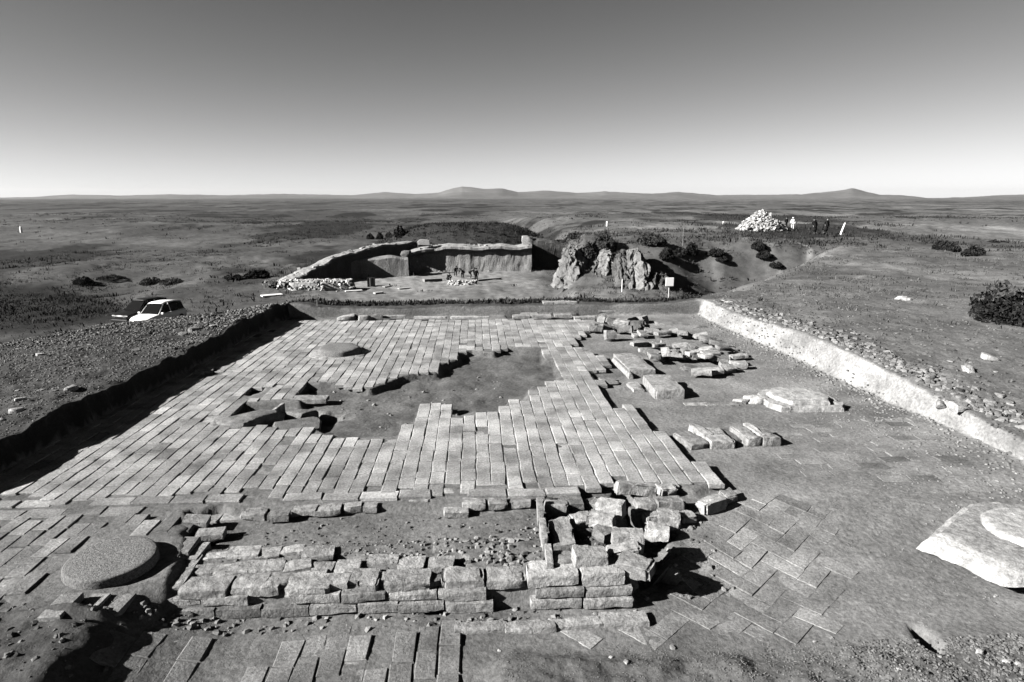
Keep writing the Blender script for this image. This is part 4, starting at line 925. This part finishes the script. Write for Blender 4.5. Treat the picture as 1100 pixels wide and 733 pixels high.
stake(903, 252, 241, 'leaning white stake right of the dark pair of people', wpx=1.8, lean=.3)
stake(23, 250, 245, 'tiny white marker far off on the left plain', wpx=2.0)
stake(733, 270, 246, 'tall thin dark pole behind the sign', M_wood, .7)
stake(777, 241, 238, 'tiny white marker far behind the dark slope', wpx=1.5)
# ------------------------------------------------------------------ people
def skin_obj(name, verts, edges, radii, mt, parent, sub=1, root=0):
    me = bpy.data.meshes.new(name); me.from_pydata([tuple(v) for v in verts], edges, []); me.update()
    o = bpy.data.objects.new(name, me); COL.objects.link(o); o.parent = parent
    md = o.modifiers.new('Skin', 'SKIN'); md.use_smooth_shade = True
    if not me.skin_vertices: 
        bm = bmesh.new(); bm.from_mesh(me); bm.verts.layers.skin.verify(); bm.to_mesh(me); bm.free()
    sv = me.skin_vertices[0].data
    for i, r in enumerate(radii): sv[i].radius = (r, r) if not isinstance(r, tuple) else r; sv[i].use_root = (i == root)
    ms = o.modifiers.new('Sub', 'SUBSURF'); ms.levels = sub; ms.render_levels = sub
    me.materials.append(mt); return o
def person(loc, rz, pose, label, cloth=M_cloth, trous=M_cloth, hat=True, group=None, robe=False):
    root = empty('person', loc, rz, label, 'person', group)
    # y- is forward; joints in metres for a 1.72 m adult
    if pose == 'stand': J = dict(pel=(0, 0, .93), ch=(0, 0, 1.25), nk=(0, 0, 1.47), hd=(0, -.02, 1.60), tp=(0, 0, 1.72), el=[(-.27, .02, 1.13), (.27, .02, 1.13)], wr=[(-.27, -.12, .90), (.27, -.10, .90)], kn=[(-.11, -.02, .50), (.12, -.03, .50)], an=[(-.12, .0, .08), (.15, .03, .08)])
    elif pose == 'bend': J = dict(pel=(0, .12, .86), ch=(0, -.14, 1.06), nk=(0, -.34, 1.20), hd=(0, -.45, 1.27), tp=(0, -.53, 1.33), el=[(-.24, -.34, .86), (.24, -.34, .86)], wr=[(-.18, -.46, .62), (.18, -.48, .64)], kn=[(-.12, -.06, .48), (.13, -.02, .48)], an=[(-.13, .04, .08), (.15, .08, .08)])
    else: J = dict(pel=(0, .14, .30), ch=(0, -.0, .58), nk=(0, -.10, .78), hd=(0, -.16, .90), tp=(0, -.17, 1.01), el=[(-.27, -.2, .52), (.27, -.2, .52)], wr=[(-.18, -.42, .42), (.18, -.42, .40)], kn=[(-.17, -.28, .52), (.17, -.28, .52)], an=[(-.15, -.06, .08), (.15, -.06, .08)])
    v = []; e = []; r = []
    def add(p, rad, par=None):
        v.append(Vector(p)); r.append(rad)
        if par is not None: e.append((par, len(v)-1))
        return len(v)-1
    pel = add(J['pel'], .13); ch = add(J['ch'], .15, pel); nk = add(J['nk'], .06, ch)
    h1 = add(Vector(J['nk']).lerp(Vector(J['hd']), .5), .065, nk); h = add(J['hd'], .10, h1); add(J['tp'], .06, h)
    fdir = (Vector(J['hd'])-Vector((0, .09, 0)))
    add(fdir+Vector((0, -.02, -.005)), .014, h)                                    # nose
    cv = Vector(J['ch']); shz = cv.lerp(Vector(J['nk']), .72)
    for s in (0, 1):
        sx = -1 if s == 0 else 1
        sh = add(shz+Vector((sx*.18, 0, -.01)), .068, ch); el = add(J['el'][s], .048, sh); w = add(J['wr'][s], .032, el)
        d = (Vector(J['wr'][s])-Vector(J['el'][s])).normalized(); pm_ = add(Vector(J['wr'][s])+d*.06, .034, w)
        for fi in range(4):
            off = Vector(((fi-1.5)*.022, 0, 0)); a = add(Vector(J['wr'][s])+d*.11+off, .010, pm_); add(Vector(J['wr'][s])+d*(.15+.01*(fi in (1, 2)))+off+Vector((0, -.015, 0)), .008, a)
        add(Vector(J['wr'][s])+d*.06+Vector((-sx*.05, -.02, 0)), .011, w)          # thumb
        hp = add(Vector(J['pel'])+Vector((sx*.09, 0, -.04)), .095, pel); kn = add(J['kn'][s], .06, hp); an = add(J['an'][s], .042, kn)
        add(Vector(J['an'][s])+Vector((0, -.16, -.04)), .038, an)
    skin_obj('body', v, e, r, M_skin, root, 1)
    # coat: torso and sleeves
    v = []; e = []; r = []
    if robe:
        low_ = add(Vector(J['pel'])+Vector((0, .02, -.62)), .30); hem = add(Vector(J['pel'])+Vector((0, .01, -.25)), .25, low_); b = add(J['pel'], .21, hem)
    else: hem = add(Vector(J['pel'])+(Vector(J['pel'])-Vector(J['ch'])).normalized()*.12, .17); b = add(J['pel'], .165, hem)
    c = add(J['ch'], .24 if robe else .18, b); add(Vector(J['ch']).lerp(Vector(J['nk']), .75), .11, c)
    for s in (0, 1):
        sx = -1 if s == 0 else 1
        sh = add(shz+Vector((sx*.18, 0, -.01)), .085, c); el = add(J['el'][s], .066, sh); add(Vector(J['el'][s]).lerp(Vector(J['wr'][s]), .92), .05, el)
    skin_obj('coat', v, e, r, cloth, root, 1, 1)
    v = []; e = []; r = []
    p0 = add(J['pel'], .145)
    for s in (0, 1):
        sx = -1 if s == 0 else 1
        hp = add(Vector(J['pel'])+Vector((sx*.09, 0, -.05)), .11, p0); kn = add(J['kn'][s], .078, hp); add(Vector(J['kn'][s]).lerp(Vector(J['an'][s]), .95), .062, kn)
    skin_obj('trousers', v, e, r, trous, root, 1, 0)
    if hat:
        V = []; Fc = []; hd = Vector(J['hd']); n = 14; pr = [(.135, .02), (.125, .05), (.11, .10), (.06, .145), (.01, .15)]
        for (rr, zz) in pr:
            for i in range(n): V.append((hd.x+rr*math.cos(i*6.283/n), hd.y+.01+rr*math.sin(i*6.283/n), hd.z+zz))
        for j in range(4):
            for i in range(n): Fc.append([j*n+i, j*n+(i+1) % n, (j+1)*n+(i+1) % n, (j+1)*n+i])
        mobj('cap', V, Fc, cloth, root)
    return root
def person_at(px, py, rz, pose, label, **k):
    x, y, z = hit(px, py); return person((x, y, z), rz, pose, label, **k)
gp = 'people working in the far trench'
person_at(482, 302, .6, 'crouch', 'person in dark clothes crouching at the left of the trench group', group=gp)
person_at(489.5, 297.5, .3, 'bend', 'person in dark clothes bending, second from the left in the trench', group=gp)
person_at(497, 300, -.8, 'bend', 'person in dark clothes stooping in the middle of the trench group', group=gp)
person_at(506, 300, 1.4, 'bend', 'person in dark clothes bending beside the tallest one', group=gp)
person_at(511.5, 304, .2, 'stand', 'tallest person in dark clothes standing upright at the right of the group', group=gp)
person_at(844, 246, .2, 'stand', 'person in dark clothes standing right of the cairn')
person_at(851, 247, -.3, 'stand', 'person dressed in white standing right of the dark one by the cairn', cloth=M_cloth2, trous=M_cloth2)
for (px_, tl_, lb_) in ((875, -.14, 'person in a long black coat leaning left, left of the pair right of the cairn'), (885.5, .18, 'person in a long black coat leaning right, right of the pair right of the cairn')):
    p_ = person_at(px_, 251, .3, 'stand', lb_, robe=True); p_.rotation_euler = (0, tl_, .3); p_.scale = (1.4, 1.4, 1.2)
# ------------------------------------------------------------------ cars
def car(loc, rz, paint, label):
    root = empty('car', loc, rz, label, 'car', 'cars parked below the left side of the mound')
    # x forward. lower body as lofted stations: x, halfwidth, z0, z1(shoulder)
    stn = [(-2.2, .78, .42, .85), (-2.12, .86, .32, 1.02), (-1.2, .90, .30, 1.03), (0, .91, .30, 1.03), (.85, .90, .30, 1.04), (1.2, .89, .30, 1.02), (1.9, .85, .31, .94), (2.2, .78, .36, .84), (2.27, .70, .42, .72)]
    V = []; Fc = []
    for (x_, w, a, b) in stn:
        for (yy, zz) in ((-w*.92, a), (-w, a+.1), (-w, b-.12), (-w*.93, b), (0, b+.04), (w*.93, b), (w, b-.12), (w, a+.1), (w*.92, a)): V.append((x_, yy, zz))
    m = 9
    for i in range(len(stn)-1):
        for j in range(m): Fc.append([i*m+j, i*m+(j+1) % m, (i+1)*m+(j+1) % m, (i+1)*m+j])
    Fc += [list(range(m)), [(len(stn)-1)*m+j for j in range(m)][::-1]]
    mobj('body', V, Fc, paint, root)
    # cabin pillars and roof
    rf = [(-2.05, .72, 1.0), (-1.85, .62, 1.66), (-1.2, .64, 1.74), (-.2, .64, 1.76), (.25, .62, 1.70), (.95, .76, 1.04)]
    V = []; Fc = []
    for (x_, w, z_) in rf:
        for s in (-1, 1): V += [(x_, s*w, z_), (x_, s*w*.6, z_+.03)]
    for i in range(len(rf)-2):
        a = i*4; b = a+4; Fc.append([a+1, a+3, b+3, b+1]); Fc.append([a, a+1, b+1, b]); Fc.append([a+3, a+2, b+2, b+3])
    roof = mobj('roof', V, Fc, paint, root)
    so = roof.modifiers.new('S', 'SOLIDIFY'); so.thickness = .05
    def quad(name, pts, mt, th=.02, par=root):
        pts = [Vector(p) for p in pts]; n = (pts[1]-pts[0]).cross(pts[2]-pts[0]).normalized()*th
        V = [p+n for p in pts]+[p-n for p in pts]; k_ = len(pts)
        mobj(name, V, [list(range(k_)), [2*k_-1-i for i in range(k_)]]+[[i, (i+1) % k_, k_+(i+1) % k_, k_+i] for i in range(k_)], mt, par, False)
    quad('windscreen', [(1.0, -.70, 1.05), (1.0, .70, 1.05), (.30, .60, 1.68), (.30, -.60, 1.68)], M_glass, .035)
    quad('rear_window', [(-2.08, -.66, 1.05), (-2.08, .66, 1.05), (-1.9, .58, 1.62), (-1.9, -.58, 1.62)], M_glass, .035)
    for s in (-1, 1):
        quad('pillar', [(1.0, s*.80, 1.03), (.93, s*.72, 1.06), (.22, s*.61, 1.73), (.20, s*.67, 1.70)], paint, .02)
        quad('side_window', [(.85, s*.80, 1.07), (-.25, s*.84, 1.07), (-.25, s*.69, 1.62), (.2, s*.67, 1.62)], M_glass, .03)
        quad('side_window', [(-.33, s*.84, 1.07), (-1.2, s*.84, 1.07), (-1.2, s*.69, 1.62), (-.33, s*.69, 1.62)], M_glass, .03)
        quad('side_window', [(-1.28, s*.84, 1.07), (-1.95, s*.80, 1.07), (-1.82, s*.68, 1.60), (-1.28, s*.69, 1.62)], M_glass, .03)
        boxm('pillar', .07, .06, .6, (-.29, s*.765, 1.36), paint, root).rotation_euler = (s*.26, 0, 0)
        boxm('headlight', .08, .34, .15, (2.17, s*.58, .78), M_chrome, root, .02)
        boxm('mirror', .12, .2, .14, (.82, s*1.0, 1.10), paint, root, .03)
        for xw in (-1.42, 1.38):
            wh = empty('wheel', (xw, s*.80, .36)); wh.parent = root
            V = []; Fc = []; n = 24
            for (rr, yy) in ((.20, -.11), (.33, -.115), (.36, -.08), (.36, .08), (.33, .115), (.20, .11)):
                for i in range(n): V.append((rr*math.cos(i*6.2832/n), yy, rr*math.sin(i*6.2832/n)))
            for j in range(5):
                for i in range(n): Fc.append([j*n+i, j*n+(i+1) % n, (j+1)*n+(i+1) % n, (j+1)*n+i])
            mobj('tyre', V, Fc, M_tyre, wh)
            V = []; Fc = []
            for (rr, yy) in ((.21, .09), (.17, .10), (.05, .07), (.01, .075)):
                for i in range(n): V.append((rr*math.cos(i*6.2832/n), s*yy, rr*math.sin(i*6.2832/n)))
            for j in range(3):
                for i in range(n): Fc.append([j*n+i, j*n+(i+1) % n, (j+1)*n+(i+1) % n, (j+1)*n+i])
            mobj('rim', V, Fc, M_metal, wh)
    boxm('grille', .06, .75, .16, (2.24, 0, .70), M_dark, root, .02)
    boxm('bumper', .16, 1.6, .2, (2.24, 0, .45), M_dark, root, .05)
    return root
def car_at(px, py, rz, paint, label):
    x, y = P(px, py, -6.6); return car((x, y, gz(x, y)+.02), rz, paint, label)
car_at(172, 351, math.radians(257), M_white, 'white off-road car with black windows parked nose towards the camera')
car_at(155, 347, math.radians(250), M_dark, 'dark car parked behind the white one, half hidden')
# ------------------------------------------------------------------ air
HAZE = True
if HAZE:
    m = bpy.data.materials.new('haze'); m.use_nodes = True; N = m.node_tree.nodes; L = m.node_tree.links
    N.remove(N['Principled BSDF']); pv = N.new('ShaderNodeVolumePrincipled')
    pv.inputs['Color'].default_value = (.85, .85, .85, 1); pv.inputs['Density'].default_value = 3.5e-5; pv.inputs['Anisotropy'].default_value = .3
    L.new(pv.outputs[0], N['Material Output'].inputs['Volume'])
    o = boxm('haze', 17000, 11000, 150, (0, 4500, 45), m, None); tag(o, 'thin pale air over the plain', kind='stuff')
# ------------------------------------------------------------------ light, sky, camera
EL = math.radians(27); sdir = Vector((-math.cos(EL)*.957, -math.cos(EL)*.29, math.sin(EL)))
su = bpy.data.lights.new('sun', 'SUN'); su.energy = 5; su.angle = math.radians(.5); su.color = (1, .98, .95)
so = bpy.data.objects.new('sun', su); COL.objects.link(so); so.rotation_euler = sdir.to_track_quat('Z', 'Y').to_euler()
w = bpy.data.worlds.new('World'); SC.world = w; w.use_nodes = True; N = w.node_tree.nodes; L = w.node_tree.links
bg = N['Background']; sky = N.new('ShaderNodeTexSky'); sky.sky_type = 'NISHITA'; sky.sun_disc = False
sky.sun_elevation = EL; sky.sun_rotation = math.atan2(sdir.x, sdir.y); sky.altitude = 1000; sky.air_density = 1.0; sky.dust_density = .4; sky.ozone_density = 1
sp = N.new('ShaderNodeSeparateColor'); L.new(sky.outputs[0], sp.inputs[0]); cb_ = N.new('ShaderNodeCombineColor')
pw = N.new('ShaderNodeMath'); pw.operation = 'POWER'; pw.inputs[1].default_value = 1.7; L.new(sp.outputs[0], pw.inputs[0])
pw2 = N.new('ShaderNodeMath'); pw2.operation = 'MULTIPLY'; pw2.inputs[1].default_value = .28; L.new(pw.outputs[0], pw2.inputs[0])
d1_ = N.new('ShaderNodeMath'); d1_.operation = 'MULTIPLY_ADD'; d1_.inputs[1].default_value = .10; d1_.inputs[2].default_value = 1; L.new(pw2.outputs[0], d1_.inputs[0])
d2_ = N.new('ShaderNodeMath'); d2_.operation = 'DIVIDE'; L.new(pw2.outputs[0], d2_.inputs[0]); L.new(d1_.outputs[0], d2_.inputs[1])
d3_ = N.new('ShaderNodeMath'); d3_.operation = 'MULTIPLY'; d3_.inputs[1].default_value = 1.0; L.new(d2_.outputs[0], d3_.inputs[0])
tr_ = N.new('ShaderNodeMapRange'); tr_.interpolation_type = 'SMOOTHSTEP'; tr_.inputs['From Min'].default_value = .22; tr_.inputs['From Max'].default_value = .70; tr_.inputs['To Min'].default_value = .03; tr_.inputs['To Max'].default_value = 1.15; L.new(pw2.outputs[0], tr_.inputs['Value'])
d4_ = N.new('ShaderNodeMath'); d4_.operation = 'MULTIPLY'; L.new(d3_.outputs[0], d4_.inputs[0]); L.new(tr_.outputs[0], d4_.inputs[1])
# red-filtered black-and-white film: only the red channel of the sky counts
for i in range(3): L.new(d4_.outputs[0], cb_.inputs[i])
L.new(cb_.outputs[0], bg.inputs['Color']); bg.inputs['Strength'].default_value = .058
cam = bpy.data.cameras.new('camera'); co = bpy.data.objects.new('camera', cam); COL.objects.link(co); SC.camera = co
co.location = (0, 0, CH); co.rotation_euler = (math.pi/2-PIT, 0, -YAW); cam.sensor_width = 36; cam.lens = 36*F/1100; cam.clip_end = 30000; cam.clip_start = .05
SC.render.engine = 'CYCLES'; SC.view_settings.view_transform = 'Standard'; SC.view_settings.look = 'None'; SC.view_settings.exposure = 1.54; SC.view_settings.gamma = 1
SC.cycles.max_bounces = 4; SC.cycles.diffuse_bounces = 0; SC.cycles.volume_bounces = 0
